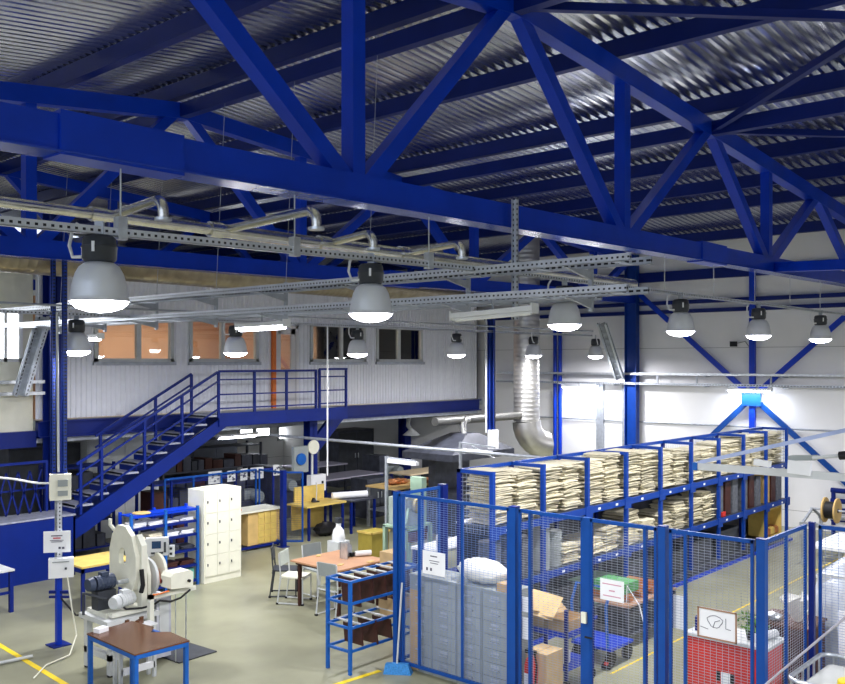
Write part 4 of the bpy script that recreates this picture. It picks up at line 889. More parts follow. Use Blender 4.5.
k1=at(812,458,X=JX-.05); m=MB(); m.tube([k1,k1+Vector((0,-.28,.045))],.014,8); obj('pull_rod', m, LGREY, t, smooth=True); m=MB(); m.tube([k1+Vector((0,-.19,.03)),k1+Vector((0,-.26,.04))],.032,10); obj('knob', m, BLACK, t, smooth=True)
k2=at(762,465,X=JX-.03); m=MB(); m.bar(k2+Vector((0,.06,.02)),k2+Vector((0,-.06,.01)),.05,.045); obj('slider', m, WHITE, t)
# ------------------------------------------------ left foreground ------------------------------------------------
def legs(t,pts,z1,w,mat,z0=0):
    for (x,y) in pts:
        m=MB(); m.box(x-w/2,x+w/2,y-w/2,y+w/2,z0,z1); obj('leg', m, mat, t)
# yellow lines
def line(label,p,q,w=.075):
    p=Vector((p[0],p[1],.0015)); q=Vector((q[0],q[1],.0015)); m=MB(); m.bar(p,q,w,.003); single('floor_line',label,'floor marking',m,YELL)
line('yellow floor line crossing the bottom left corner',(5.66,13.6),(5.45,10.4))
line('short yellow floor line ending at the fence corner',(7.4,8.29),(8.42,8.21))
m=MB(); a=at(-20,667,z=.03); b=at(32,656,z=.03); m.tube([a,b],.022,8); single('floor_rod','pale grey rod lying on the floor across the yellow line','rod',m,LGREY,smooth=True)
# brown table with notched top
T=[(5.33,8.94),(6.02,8.92),(6.06,9.38),(5.90,9.54),(6.04,9.70),(6.0,10.13),(5.37,10.06)]
t=thing('notched_table','blue-legged table with a notched brown top at bottom left','table',(5.7,9.5,0)); m=MB(); m.prism(T,'z',.785,.80); obj('tabletop', m, BROWN, t)
m=MB()
for p,q in (((5.35,8.96),(6.0,8.94)),((5.35,8.96),(5.39,10.04)),((6.0,8.94),(6.0,10.1)),((5.39,10.04),(6.0,10.1))): m.bar((*p,.76),(*q,.76),.04,.045)
obj('apron', m, SKYB, t); legs(t,((5.36,8.97),(5.99,8.95),(5.40,10.03),(5.99,10.1)),.76,.045,SKYB)
m=MB(); m.bar((5.36,8.97,.2),(5.40,10.03,.2),.03,.03); obj('stretcher', m, SKYB, t)
# anti-fatigue mat
m=MB(); m.obox((7.14,10.86,.008),.62,.9,.016,.05); single('rubber_mat','dark ribbed rubber mat on the floor beside the winding machine','mat',m,DGREY)
# coil winding machine
mx,my=6.55,10.85
t=thing('winding_machine','cream coil winding machine with tall disc guards and control panel','machine',(mx,my,0))
LG=((6.0,10.62),(6.0,11.2),(6.56,10.62),(6.56,11.2))
m=MB()
for (x,y) in LG: m.box(x-.04,x+.04,y-.04,y+.04,.02,.66)
m.box(5.96,6.60,10.58,10.66,.20,.28); m.box(5.96,6.04,10.58,11.24,.20,.28); m.box(6.52,6.60,10.58,11.24,.20,.28); m.box(5.9,6.65,10.54,11.26,.66,.72); obj('base_frame', m, LGREY, t)
for (x,y) in LG: obj('foot', MB().lathe([(.05,0),(.05,.02)],(x,y,0),12), BLACK, t)
m=MB(); m.box(5.98,6.72,10.72,11.2,.72,.78); m.box(6.0,6.6,10.60,10.68,.74,.80); obj('bed_plate', m, IVORY, t)
def cheek(x,yc,zc,w,h,th,name,mat,hole=.34):
    P=[(.5,-.48),(.5,.10),(.40,.34),(.2,.5),(-.10,.5),(-.34,.36),(-.5,.06),(-.5,-.26),(-.36,-.48)]; n=len(P)
    m=MB(); O=[(yc+a*w,zc+b*h) for a,b in P]; I=[(yc+a*w*hole,zc+b*h*hole+.02) for a,b in P]
    vs=[(x-th/2,*p) for p in O]+[(x-th/2,*p) for p in I]+[(x+th/2,*p) for p in O]+[(x+th/2,*p) for p in I]; fs=[]
    for i in range(n):
        j=(i+1)%n; fs += [(i,j,n+j,n+i),(2*n+i,3*n+i,3*n+j,2*n+j),(i,2*n+i,2*n+j,j),(n+i,n+j,3*n+j,3*n+i)]
    m.add(vs,fs); return obj(name,m,mat,t)
cheek(6.40,10.98,1.40,.66,.84,.07,'disc_guard',CREAM,.26)
cheek(6.56,10.92,1.14,.56,.86,.05,'disc_guard',IVORY,.30)
m=MB(); m.tube([(6.40,11.22,1.72),(6.37,11.30,1.80),(6.37,11.30,1.88)],.025,8); obj('lifting_lug', m, IVORY, t, smooth=True)
m=MB(); m.box(6.42,6.50,10.60,10.70,.78,1.60); m.prism([(10.60,1.60),(10.70,1.60),(10.82,1.70),(10.72,1.73)],'x',6.42,6.50); obj('upright_bar', m, IVORY, t)
m=MB(); m.tube([(6.40,10.57,1.30),(6.41,10.55,1.1),(6.40,10.58,1.0)],.03,8); obj('black_grip', m, BLACK, t, smooth=True)
rotY=Matrix.Rotation(PI/2,4,'X'); rotX=Matrix.Rotation(PI/2,4,'Y')
m=MB(); m.lathe([(.10,-.02),(.25,-.02),(.25,.02),(.10,.02)],(6.66,10.84,1.12),28,rot=rotX); obj('spool_disc', m, LGREY, t, smooth=True)
m=MB(); m.lathe([(.05,-.08),(.11,-.08),(.11,.14),(.05,.14)],(6.67,10.84,1.12),20,rot=rotX); obj('spool_core', m, COPPER, t, smooth=True)
m=MB(); m.lathe([(.03,-.45),(.03,.30)],(6.66,10.84,1.12),14,rot=rotX); obj('spindle', m, GALV, t, smooth=True)
m=MB(); m.lathe([(.10,-.02),(.22,-.02),(.22,.02),(.10,.02)],(6.80,10.84,1.2),28,rot=rotX); obj('guide_wheel', m, CREAM, t, smooth=True)
m=MB(); m.lathe([(.03,-.04),(.06,-.02),(.06,.04)],(6.72,10.55,1.10),16,rot=rotX); obj('red_knob', m, RED, t, smooth=True)
def motor(c,r,L,mat,name,ang=0):
    d=Vector((math.cos(ang),math.sin(ang),0)); c=Vector(c); pts=[];rs=[]
    for k in range(12): pts.append(c+d*(L*k/11)); rs.append(r*(1.0 if k%2 else .92))
    o=obj(name, MB().tube(pts,rs,16), mat, t, smooth=False)
    obj('fan_cowl', MB().tube([c-d*.03,c-d*.10],[r*.98,r*.8],16), mat, o, smooth=True); m=MB(); m.box(c.x+d.x*L/2-.05,c.x+d.x*L/2+.05,c.y+d.y*L/2-.05,c.y+d.y*L/2+.05,c.z+r*.9,c.z+r*1.35); obj('terminal_box', m, mat, o); return o
motor((5.98,11.0,1.12),.10,.26,M('dark_blue_motor',(.045,.06,.10),.4),'blue_motor',.05)
motor((6.12,10.66,.92),.095,.24,LGREY,'grey_motor',.35)
m=MB(); m.box(5.98,6.24,10.92,11.08,.78,1.02); obj('motor_bracket', m, DGREY, t)
m=MB(); m.tube([(5.88,11.1,.72),(5.88,11.1,1.0),(5.95,10.9,.98),(6.25,10.66,.86)],.02,8); obj('guard_rail', m, DGREY, t, smooth=True)
m=MB(); m.box(6.42,7.12,10.40,10.47,.93,.98); m.box(6.42,6.48,10.40,10.47,.25,.98); obj('arm_bracket', m, IVORY, t)
m=MB(); m.prism([(6.68,1.03),(7.02,1.00),(7.02,1.20),(6.98,1.23),(6.72,1.23),(6.68,1.18)],'y',10.32,10.56); hb=obj('headstock_box', m, CREAM, t)
m=MB(); m.lathe([(.02,0),(.02,.03)],(6.94,10.31,1.1),12,rot=rotY); obj('knob', m, BLACK, hb, smooth=True)
m=MB(); m.tube([(7.0,10.46,.98),(7.0,10.46,.02)],.010,8); obj('support_rod', m, GALV, t, smooth=True)
m=MB(); m.tube([(6.84,10.46,.93),(6.84,10.46,.02)],.008,8); obj('support_rod', m, GALV, t, smooth=True)
m=MB(); m.box(6.68,6.90,10.66,10.98,.05,.86); sw=obj('switch_cabinet', m, M('pale_violet_grey',(.50,.51,.58),.5), t); m=MB(); m.box(6.72,6.86,10.65,10.66,.12,.8); obj('cabinet_door', m, LGREY, sw)
m=MB(); m.tube([(6.72,10.9,.78),(6.76,10.98,1.35),(6.84,10.96,1.42)],.02,8); obj('panel_arm', m, GALV, t, smooth=True)
pc=Vector((6.84,10.90,1.49)); m=MB(); m.obox(pc,.30,.10,.24,RZ+.25); cp=obj('control_panel', m, LGREY, t)
nn=-(Matrix.Rotation(.25,3,'Z')@Fw)*.056; m=MB(); m.obox(pc+nn-R*.01+Vector((0,0,.03)),.12,.008,.10,RZ+.25); obj('screen', m, SCREEN, cp)
obj('button_strip', MB().obox(pc+nn+R*.105,.03,.012,.14,RZ+.25), DGREY, cp); obj('key_row', MB().obox(pc+nn+Vector((0,0,-.08)),.16,.012,.025,RZ+.25), DGREY, cp)
m=MB(); m.obox(pc+R*.20+Vector((0,0,-.06)),.07,.08,.15,RZ+.2); pb=obj('push_button_box', m, LGREY, t)
for zz in (-.02,-.09): obj('button', MB().obox(pc+R*.20-Fw*.045+Vector((0,0,zz)),.03,.03,.03,RZ), BLACK, pb)
m=MB(); m.tube([(6.05,10.8,.95),(6.2,10.6,.82),(6.4,10.56,.80),(6.5,10.45,.84),(6.55,10.38,.9)],.014,8); m.tube([(6.55,10.38,.9),(6.7,10.36,.86),(6.85,10.36,.88),(7.0,10.36,.96)],.014,8); obj('cable_loom', m, BLACK, t, smooth=True)
m=MB()
for k in range(3): m.tube([(6.46,10.40-.02*k,.99),(6.56,10.36-.02*k,.99+.01*k),(6.68,10.40-.02*k,1.0)],.008,6)
obj('orange_leads', m, ORANGE, t, smooth=True)
# white tray with two tools
m=MB(); m.box(5.85,6.40,10.19,10.38,.66,.68); t2=thing('white_side_table','white worktable between the brown table and the winding machine','table',(6.1,10.3,0)); obj('tabletop', m, WHITE, t2); legs(t2,((5.9,10.22),(6.37,10.22),(5.9,10.35),(6.37,10.35)),.66,.04,LGREY)
m=MB(); m.box(5.9,6.37,10.20,10.24,.12,.2); obj('stretcher', m, WHITE, t2)
for i,u in enumerate((113,121)):
    p=at(u,621,z=.70); m=MB(); m.obox((6.02+.2*i,10.32,.705),.10,.06,.05,.5); m.obox((6.06+.2*i,10.34,.72),.05,.03,.08,.2); single('brown_handle_tool',f'{("left","right")[i]} small brown tool on the white worktable','tool',m,BROWN)
m=MB(); m.obox((5.52,10.0,.825),.14,.1,.05,.2); single('white_pad','small white pad on the far corner of the brown table','pad',m,PAPER)
# wood top bench behind
t=thing('wood_bench','small bench with a yellow wooden top beside the staircase','bench',(7.45,13.75,0)); m=MB(); m.box(7.05,7.95,13.35,14.15,.77,.80); obj('benchtop', m, YWOOD, t)
m=MB(); m.box(7.05,7.95,13.35,13.39,.70,.77); m.box(7.05,7.09,13.35,14.15,.70,.77); obj('apron', m, NAVY, t); legs(t,((7.08,13.38),(7.92,13.38),(7.08,14.12),(7.92,14.12)),.72,.05,NAVY)
t=thing('edge_table','blue framed table cut off by the left picture edge','table',(6.2,15.1,0)); m=MB(); m.box(5.2,6.52,14.5,15.4,.66,.69); obj('tabletop', m, LGREY, t); legs(t,((6.48,14.55),(6.48,15.35),(5.3,14.55),(5.3,15.35)),.66,.06,NAVY); m=MB(); m.box(5.3,6.5,14.53,14.57,.3,.34); obj('stretcher', m, NAVY, t)
# blue shelving
sx0,sx1,sy0,sy1=8.2,9.52,13.86,14.22; t=thing('blue_shelving','low blue open shelving full of papers beside the white lockers','shelving',(8.86,14.04,0))
for x in (sx0,(sx0+sx1)/2,sx1):
    for y in (sy0,sy1):
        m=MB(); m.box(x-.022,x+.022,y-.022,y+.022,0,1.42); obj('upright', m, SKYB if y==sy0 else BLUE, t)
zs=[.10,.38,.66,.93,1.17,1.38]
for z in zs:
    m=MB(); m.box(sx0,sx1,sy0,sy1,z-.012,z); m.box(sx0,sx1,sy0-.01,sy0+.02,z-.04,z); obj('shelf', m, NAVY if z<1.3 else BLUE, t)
rr=random.Random(21)
names={1:('brown_board','dark board','board',DBROWN),2:('dark_tray','dark tray','tray',DARKM),3:('strip_pile','beige strip pile','pile',BUNDLE),4:('paper_stack','white paper stack','paper',PAPER)}
for k in range(1,5):
    for j in range(4):
        x=sx0+.17+.325*j; nm,lb,ct,mt_=names[k]
        if k==4 or k==3 and j>1: nm,lb,ct,mt_='paper_stack','white paper stack','paper',PAPER
        m=MB(); h=rr.uniform(.03,.10)
        for q in range(3): m.obox((x+rr.uniform(-.02,.02),sy0+.17,zs[k]+.002+h*(q+.5)/3),.26,.25,h/3*.96,rr.uniform(-.15,.15))
        single(nm,f'{lb}, {ORD[j]} from the left on the {("","second lowest","middle","second highest","top open")[k]} shelf of the blue shelving',ct,m,mt_)
m=MB(); m.box(9.12,9.46,sy0+.02,sy1-.03,.102,.30); single('teal_box','teal box on the lowest shelf next to the lockers','box',m,TEAL)
m=MB(); m.box(8.3,8.75,sy0+.02,sy1-.03,.102,.28); single('dark_bin','dark bin on the lowest shelf of the blue shelving','bin',m,DGREY)
m=MB(); m.lathe([(.15,0),(.16,.012),(.15,.02)],(8.5,14.03,1.382),20); single('round_board','round wooden board lying on top of the blue shelving','board',m,WOOD)
# lockers
lx0,lx1,ly0,ly1,lz=9.6,10.42,13.78,14.28,1.68; t=thing('locker_cabinet','white locker cabinet with twelve doors standing on the open floor','lockers',((lx0+lx1)/2,(ly0+ly1)/2,0))
m=MB(); m.box(lx0,lx1,ly0,ly1,.0,lz); obj('case', m, CREAM, t)
for i in range(3):
    for j in range(4):
        w=(lx1-lx0-.04)/3; h=(lz-.16)/4; x=lx0+.02+w*i; z=.12+h*j; m=MB(); m.box(x+.004,x+w-.004,ly0-.014,ly0,z+.004,z+h-.004); d_=obj('door', m, CREAM, t)
        m=MB(); m.obox((x+w*.2,ly0-.018,z+h*.55),.02,.012,.045); obj('lock', m, DGREY, d_)
m=MB(); m.obox((10.05,14.0,lz+.012),.5,.36,.02); single('flat_board','flat pale board lying on top of the lockers','board',m,CREAM)
# blue frame rack with brown panels
fx0,fx1,fy0,fy1=8.05,9.35,8.38,8.80; t=thing('panel_rack','bright blue frame rack hung with dark brown panels','rack',(8.7,8.6,0))
for x in (fx0,fx1):
    for y in (fy0,fy1):
        m=MB(); m.box(x-.02,x+.02,y-.02,y+.02,0,1.2); obj('upright', m, SKYB, t)
for z in (1.2,.92,.61,.31):
    m=MB(); 
    for a,b in (((fx0,fy0),(fx1,fy0)),((fx0,fy1),(fx1,fy1)),((fx0,fy0),(fx0,fy1)),((fx1,fy0),(fx1,fy1))): m.bar((*a,z-.015),(*b,z-.015),.03,.03)
    obj('rail_frame', m, SKYB, t)
    if z in (1.2,.61):
        for k in range(5):
            x=fx0+.18+.24*k; m=MB(); m.bar((x,fy0,z+.005),(x,fy1,z+.005),.035,.012); obj('hanging_bar', m, LGREY, t)
for k in range(5):
    x=fx0+.18+.24*k; m=MB(); m.obox((x+.02,8.57,1.0),.02,.34,.36,0,0,-.1); single('hanging_sheet',f'{ORD[k]} brown sheet from the left hanging from the top of the blue rack','panel',m,DBROWN)
for k in range(3):
    x=fx0+.2+.24*k; m=MB(); m.obox((x+.02,8.55-.03*k,.45),.02,.34,.26+.06*(k==1),0,0,-.12); single('hanging_sheet',f'{ORD[k]} brown sheet from the left hanging at the middle of the blue rack','panel',m,DBROWN)
t=carton('carton of small parts on the middle rail of the blue rack',8.95,9.3,8.42,8.76,.615,.16,False,name='parts_carton')
for i in range(4):
    for j in range(3): single('brown_bottle','small brown bottle standing in the parts carton on the blue rack','bottle',MB().lathe([(.03,0),(.03,.12),(.01,.13)],(9.0+.08*i,8.47+.1*j,.625),8),BROWN,'bottles in the parts carton',smooth=True)
# square table and chairs
t=thing('square_table','square table with a reddish wooden top among the chairs','table',(10.24,10.92,0)); m=MB(); m.box(9.69,10.79,10.35,11.5,.725,.75); obj('tabletop', m, TTOP, t); m=MB(); m.box(9.75,10.73,10.41,11.44,.68,.725); obj('apron', m, DBROWN, t); legs(t,((9.8,10.46),(10.68,10.46),(9.8,11.39),(10.68,11.39)),.7,.05,DBROWN)
def chair(label,x,y,rz,seatm,backm,framem):
    t=thing('stacking_chair',label,'chair',(x,y,0),rz)
    m=MB(); m.obox((0,0,.45),.40,.40,.025,0,-.03); obj('seat', m, seatm, t, local=True)
    m=MB(); m.obox((0,-.20,.74),.38,.02,.22,0,.12); obj('backrest', m, backm, t, local=True)
    for sx in (-.2,.2):
        m=MB(); m.tube([(sx,.2,0.015),(sx,.2,.44),],.012,8); obj('leg', m, framem, t, smooth=True, local=True)
        m=MB(); m.tube([(sx,-.24,0.015),(sx,-.18,.44),(sx,-.215,.84)],.012,8); obj('leg', m, framem, t, smooth=True, local=True)
        m=MB(); m.tube([(sx,-.24,.02),(sx,.2,.02)],.012,8); obj('floor_runner', m, framem, t, smooth=True, local=True)
        for yy in (.2,-.24): obj('foot_cap', MB().box(sx-.018,sx+.018,yy-.02,yy+.02,0,.03), BLACK, t, local=True)
    for yy in (-.2,.2): obj('seat_rail', MB().tube([(-.2,yy,.42),(.2,yy,.42)],.01,6), framem, t, smooth=True, local=True)
    return t
chair('cream chair nearest the lockers, in front of a black chair',9.90,11.62,PI+.5,CREAM,M('pale_green_grey',(.55,.60,.54),.5),LGREY)
chair('black chair partly hidden behind the cream chair',10.10,12.13,PI+.8,DGREY,DGREY,DGREY)
chair('grey chair on the far side of the square table',10.50,11.70,PI-.05,GREY,GREY,LGREY)
chair('grey-green chair between the square table and the blue rack',9.84,10.57,-PI/2+.1,M('olive_grey',(.34,.36,.28),.5),GREY,LGREY)
p=at(345,557,z=.75); t=thing('steel_guard','grey folded steel plate standing on the square table','plate',(p.x,p.y,.75)); m=MB(); m.prism([(p.x-.12,.752),(p.x+.14,.752),(p.x+.14,.92),(p.x+.05,1.0),(p.x-.12,1.02)],'y',p.y-.01,p.y+.01); obj('upright_plate', m, DGAL, t); m=MB(); m.box(p.x-.12,p.x-.1,p.y-.16,p.y,.752,1.02); obj('side_plate', m, GALV, t)
p=at(362,556,z=.75); t=thing('white_gun','small white hand tool lying on the square table','tool',(p.x,p.y,.75)); m=MB(); m.tube([(p.x-.12,p.y+.05,.80),(p.x+.12,p.y-.08,.80)],.045,10); obj('body', m, WHITE, t, smooth=True); m=MB(); m.obox((p.x-.13,p.y+.1,.785),.1,.06,.06); obj('grip', m, BLACK, t)
for i,(u,v) in enumerate(((370,562),(340,565),(318,556))):
    p=at(u,v,z=.75); m=MB(); m.obox((p.x,p.y,.757),.12,.07,.012,.4*i); single('wood_offcut',('pale offcut at the right end of the square table','pale offcut at the near corner of the square table','pale offcut at the far left edge of the square table')[i],'offcut',m,WOOD)
# ------------------------------------------------ middle distance ------------------------------------------------
bx_,by_=13.35,13.2; m=MB(); m.box(bx_-.25,bx_+.25,by_-.2,by_+.2,0,.52); t=thing('waste_bin','yellow-green metal bin behind the square table','bin',(bx_,by_,0)); obj('body', m, M('olive_yellow',(.36,.28,.05),.5), t); m=MB(); m.box(bx_-.27,bx_+.27,by_-.22,by_-.2,.49,.53); m.box(bx_-.27,bx_-.25,by_-.22,by_+.22,.49,.53); obj('rim', m, YWOOD, t)
p=at(352,541,z=.85); t=thing('white_pump','white apparatus standing on a small pedestal behind the square table','apparatus',(11.8,12.6,0)); m=MB(); m.box(11.65,11.95,12.45,12.75,0,.62); obj('pedestal', m, LGREY, t); m=MB(); m.lathe([(.12,0),(.13,.05),(.1,.2),(.05,.26),(.05,.34)],(11.8,12.6,.62),14); obj('vessel', m, WHITE, t, smooth=True); m=MB(); m.obox((11.8,12.6,1.0),.1,.1,.1); obj('cap', m, DGREY, t)
gx,gy=13.0,11.9; t=thing('green_press','pale green machine with a drum head behind the fence corner','machine',(gx,gy,0))
m=MB()
for x in (gx-.35,gx+.35):
    for y in (gy-.25,gy+.3): m.box(x-.03,x+.03,y-.03,y+.03,0,.85)
m.box(gx-.38,gx+.38,gy-.28,gy+.33,.82,.86); m.box(gx-.38,gx+.38,gy-.28,gy-.24,.18,.22); obj('stand', m, MGREEN, t)
m=MB(); m.box(gx-.3,gx+.1,gy-.2,gy+.25,.86,1.4); obj('gearbox', m, M('grey_green',(.36,.42,.38),.45), t)
m=MB(); m.box(gx+.16,gx+.30,gy-.2,gy+.1,.86,1.75); obj('column', m, MGREEN, t)
m=MB(); m.lathe([(.15,-.05),(.17,0),(.15,.05)],(gx+.02,gy-.24,1.25),18,rot=rotY); obj('drum', m, M('dull_brass',(.45,.38,.18),.4,.5), t, smooth=True)
m=MB(); m.tube([(gx-.25,gy-.22,1.2),(gx-.40,gy-.3,.95),(gx-.3,gy-.3,.8),(gx+.1,gy-.3,.82)],.028,8); obj('hose', m, MGREEN, t, smooth=True)
m=MB(); m.box(gx-.2,gx+.25,gy-.25,gy+.2,.55,.75); obj('brown_tray', m, BROWN, t)
p=at(386,500,X=12.9); t=thing('work_lamp_stand','grey pole with a white bar lamp reaching right over the benches','lamp stand',(p.x,p.y,0)); m=MB(); m.box(p.x-.025,p.x+.025,p.y-.025,p.y+.025,0,2.14); m.bar((p.x,p.y,2.12),(p.x+.02,p.y-.75,2.10),.03,.03); obj('pole', m, DGAL, t); m=MB(); m.bar((p.x,p.y-.06,2.06),(p.x+.02,p.y-.80,2.05),.10,.07); obj('bar_lamp', m, WHITE, t)
p=at(460,470,X=14.6); t=thing('work_lamp_stand','second grey pole with a white bar lamp left of the rack top','lamp stand',(p.x,p.y,0)); m=MB(); m.box(p.x-.025,p.x+.025,p.y-.025,p.y+.025,0,2.34); obj('pole', m, DGAL, t); m=MB(); m.bar((p.x,p.y-.06,2.17),(p.x,p.y-.8,2.16),.10,.08); obj('bar_lamp', m, WHITE, t); m=MB(); m.bar((p.x,p.y,2.32),(p.x,p.y-.9,2.28),.03,.03); m.bar((p.x,p.y-.3,2.28),(p.x+.1,p.y-.8,2.05),.02,.02); obj('arm', m, DGAL, t)
m=MB(); m.tube([(13.3,16.5,2.32),(13.3,9.0,2.32)],.03,8); single('cable_rail','thin grey overhead rail from the landing column toward the rack','rail',m,DGAL,smooth=True)
# desk with drawers
dx0,dx1,dy0,dy1=11.9,12.75,15.5,16.05; t=thing('drawer_desk','small desk with a white top and yellow drawer block behind the lockers','desk',((dx0+dx1)/2,15.8,0)); m=MB(); m.box(dx0-.35,dx1+.05,dy0-.05,dy1,.80,.84); obj('desktop', m, CREAM, t); m=MB(); m.box(dx0,dx1,dy0,dy1,.10,.80); obj('drawer_case', m, WOOD, t)
for i in range(3):
    for j in range(5):
        x=dx0+.36+.165*i-.03; z=.12+.135*j; m=MB(); m.box(x-.062,x+.085,dy0-.014,dy0,z,z+.125); d_=obj('drawer', m, YWOOD, t)
m=MB(); m.box(dx0-.35,dx1+.05,dy0-.03,dy0+.01,.04,.09); m.box(dx0-.33,dx0-.29,dy0,dy0+.04,0,.80); m.box(dx0-.33,dx0-.29,dy1-.05,dy1-.01,0,.80); m.box(dx1-.04,dx1,dy1-.06,dy1-.02,0,.10); m.box(dx1-.04,dx1,dy0,dy0+.04,0,.10); obj('frame', m, NAVY, t)
m=MB(); m.obox((dx0-.1,15.7,.86),.12,.07,.04); single('red_stapler','small red object on the white desk top','tool',m,RED)
# yellow work desk
t=thing('yellow_desk','yellow chipboard desk with a back board under the landing','desk',(13.6,15.75,0)); m=MB(); m.box(13.38,14.58,15.3,16.0,.74,.78); obj('desktop', m, YWOOD, t); m=MB(); m.box(13.6,14.5,15.98,16.02,.78,1.12); obj('back_board', m, YWOOD, t); m=MB(); m.box(13.5,14.5,15.96,16.0,.15,.74); obj('modesty_panel', m, YWOOD, t); legs(t,((13.47,15.35),(14.5,15.35),(14.5,15.95)),.74,.05,NAVY)
m=MB(); m.box(14.62,15.5,15.2,16.0,.74,.78); t=thing('dark_desk','dark desk continuing right of the yellow desk','desk',(15.3,15.6,0)); obj('desktop', m, DARKM, t); legs(t,((14.68,15.25),(15.45,15.25),(15.45,15.95),(14.68,15.95)),.74,.05,NAVY)
p=at(345,497,z=.85); m=MB(); m.tube([(14.5,15.7,.86),(15.3,15.35,.86)],.08,12); single('white_roll','white roll lying across the yellow and dark desks','roll',m,PAPER,smooth=True)
p=Vector((14.0,15.7,.78)); t=thing('desk_lamp','black desk lamp with a bent neck on the yellow desk','lamp',tuple(p)); m=MB(); m.lathe([(.08,0),(.08,.02),(.02,.03)],p,14); obj('base', m, BLACK, t, smooth=True); m=MB(); m.tube([p+Vector((0,0,.02)),p+Vector((.02,0,.3)),p+Vector((-.02,-.02,.45))],.012,6); obj('neck', m, LGREY, t, smooth=True); m=MB(); m.lathe([(.03,.05),(.07,-.04)],p+Vector((-.12,-.05,.06)),12,cap=False); obj('shade', m, BLACK, t, smooth=True)
single('black_bag','black bag slumped on the floor under the yellow desk','bag',lump((14.15,15.55,.16),.3,.22,.16,7,BLACK,12,8),BLACK,smooth=True)
m=MB(); c=at(318,483,Y=16.45); m.box(c.x-.24,c.x+.24,16.45,16.6,c.z-.2,c.z+.2); t=thing('white_switch_box','white switch box on the landing column above the yellow desk','switch box',(c.x,16.5,c.z-.2)); obj('case', m, WHITE, t); m=MB(); m.box(c.x+.1,c.x+.15,16.43,16.45,c.z-.02,c.z+.04); obj('lock', m, BLACK, t)
c=at(313,447,Y=16.5); t=thing('round_gauge','pale round disc on a thin pole beside the landing column','gauge',(c.x,16.5,.8)); m=MB(); m.lathe([(.17,-.02),(.17,.02)],c,20,rot=rotY); obj('disc', m, CREAM, t, smooth=True); m=MB(); m.tube([(c.x,16.55,c.z-.15),(c.x,16.55,.78)],.03,8); obj('pole', m, LGREY, t, smooth=True)
c=at(301,459,Y=16.5); t=thing('fan_box','grey panel with a blue fan disc left of the landing column','fan',(c.x,16.5,c.z-.3)); m=MB(); m.box(c.x-.22,c.x+.22,16.5,16.6,c.z-.32,c.z+.3); obj('panel', m, GREY, t); m=MB(); m.lathe([(.14,-.03),(.14,.03)],c+Vector((-.03,-.02,0)),18,rot=rotY); obj('fan_disc', m, SKYB, t, smooth=True)
# cage under the stairs
def at15(u): return at(u,480,Y=15.28).x
fence_panel((12.68,15.34,0),(12.68,16.12,0),'short mesh fence return beside the drawer desk',[],wmat=NAVY,wr=.0015,cell=.12,top=1.62)
fence_panel((10.3,16.16,0),(12.64,16.16,0),'dark blue mesh fence under the stairs behind the lockers',[(.7,.03),(1.4,.03)],wmat=NAVY,wr=.0015,cell=.12,top=1.62)
fpost_x=12.68; t=thing('fence_post','dark blue post at the end of the fence under the stairs','post',(12.68,15.28,0)); m=MB(); m.box(12.63,12.73,15.23,15.33,0,1.66); obj('post_tube', m, NAVY, t); m=MB(); m.box(12.58,12.78,15.18,15.38,0,.012); obj('foot_plate', m, NAVY, t)
fence_panel((12.74,15.3,0),(13.0,15.0,0),'narrow open mesh gate beside the drawer desk',[],'mesh_gate',wmat=NAVY,wr=.0015,cell=.1,top=1.62)
for i,(u0,u1,v0,v1) in enumerate(((208,221,472,483),(227,235,471,481),(240,247,469,480),(250,263,468,478),(273,279,465,475))):
    a=at(u0,v0,Y=16.2); b=at(u1,v1,Y=16.2); m=MB(); m.box(a.x,b.x,16.2,16.21,b.z,a.z); t=thing('picture_sign',f'{ORD[i]} small patterned sign from the left above the fence under the stairs','sign',((a.x+b.x)/2,16.2,b.z)); obj('board', m, LGREY, t)
    m=MB(); rr=random.Random(i)
    for q in range(9):
        x=a.x+(b.x-a.x)*rr.uniform(.1,.9); z=b.z+(a.z-b.z)*rr.uniform(.15,.85); m.obox((x,16.195,z),.05,.006,.03,0,0,rr.uniform(-.8,.8))
    obj('printed_pattern', m, INK, t)
m=MB(); m.box(10.5,13.2,16.22,16.26,1.55,1.60); m.box(10.5,10.54,16.22,16.26,0,1.55); m.box(13.16,13.2,16.22,16.26,0,1.55); single('sign_rail','dark blue rail carrying the row of patterned signs','rail',m,NAVY)
# dark shop floor under the offices
def rackunit(label,x0,x1,y0,y1,h,n,mat,fill,name='steel_shelving',seed=1):
    t=thing(name,label,'shelving',((x0+x1)/2,(y0+y1)/2,0)); rr=random.Random(seed)
    for x in (x0,x1):
        for y in (y0,y1): 
            m=MB(); m.box(x-.025,x+.025,y-.025,y+.025,0,h); obj('upright', m, mat, t)
    for k in range(n):
        z=.15+(h-.2)*k/(n-1); m=MB(); m.box(x0,x1,y0,y1,z-.03,z); obj('shelf', m, mat, t)
    for k in range(n-1):
        z=.15+(h-.2)*k/(n-1); dz=(h-.2)/(n-1); x=x0+.06; j=0
        while x<x1-.2 and fill:
            w=rr.uniform(.14,.34); hh=dz*rr.uniform(.35,.8); m=MB(); m.box(x,min(x+w,x1-.04),y0+.05,y1-.05,z+.002,z+hh)
            single('parts_bin',f'{(ORD+["tenth","eleventh","twelfth","thirteenth"])[j]} bin from the left on shelf {("one","two","three","four","five")[k]} of the {fill}','bin',m,rr.choice((DARKM,DGREY,DBROWN,DARKM))); x+=w+.04; j+=1  # bins coloured dark to deepen the shade under the offices
    return t
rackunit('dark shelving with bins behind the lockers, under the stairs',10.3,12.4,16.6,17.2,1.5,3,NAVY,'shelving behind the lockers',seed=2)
rackunit('blue shelving of dark bins in the left shade under the stairs',8.7,10.0,17.6,18.2,1.9,4,NAVY,'shaded shelving under the stairs',seed=3)
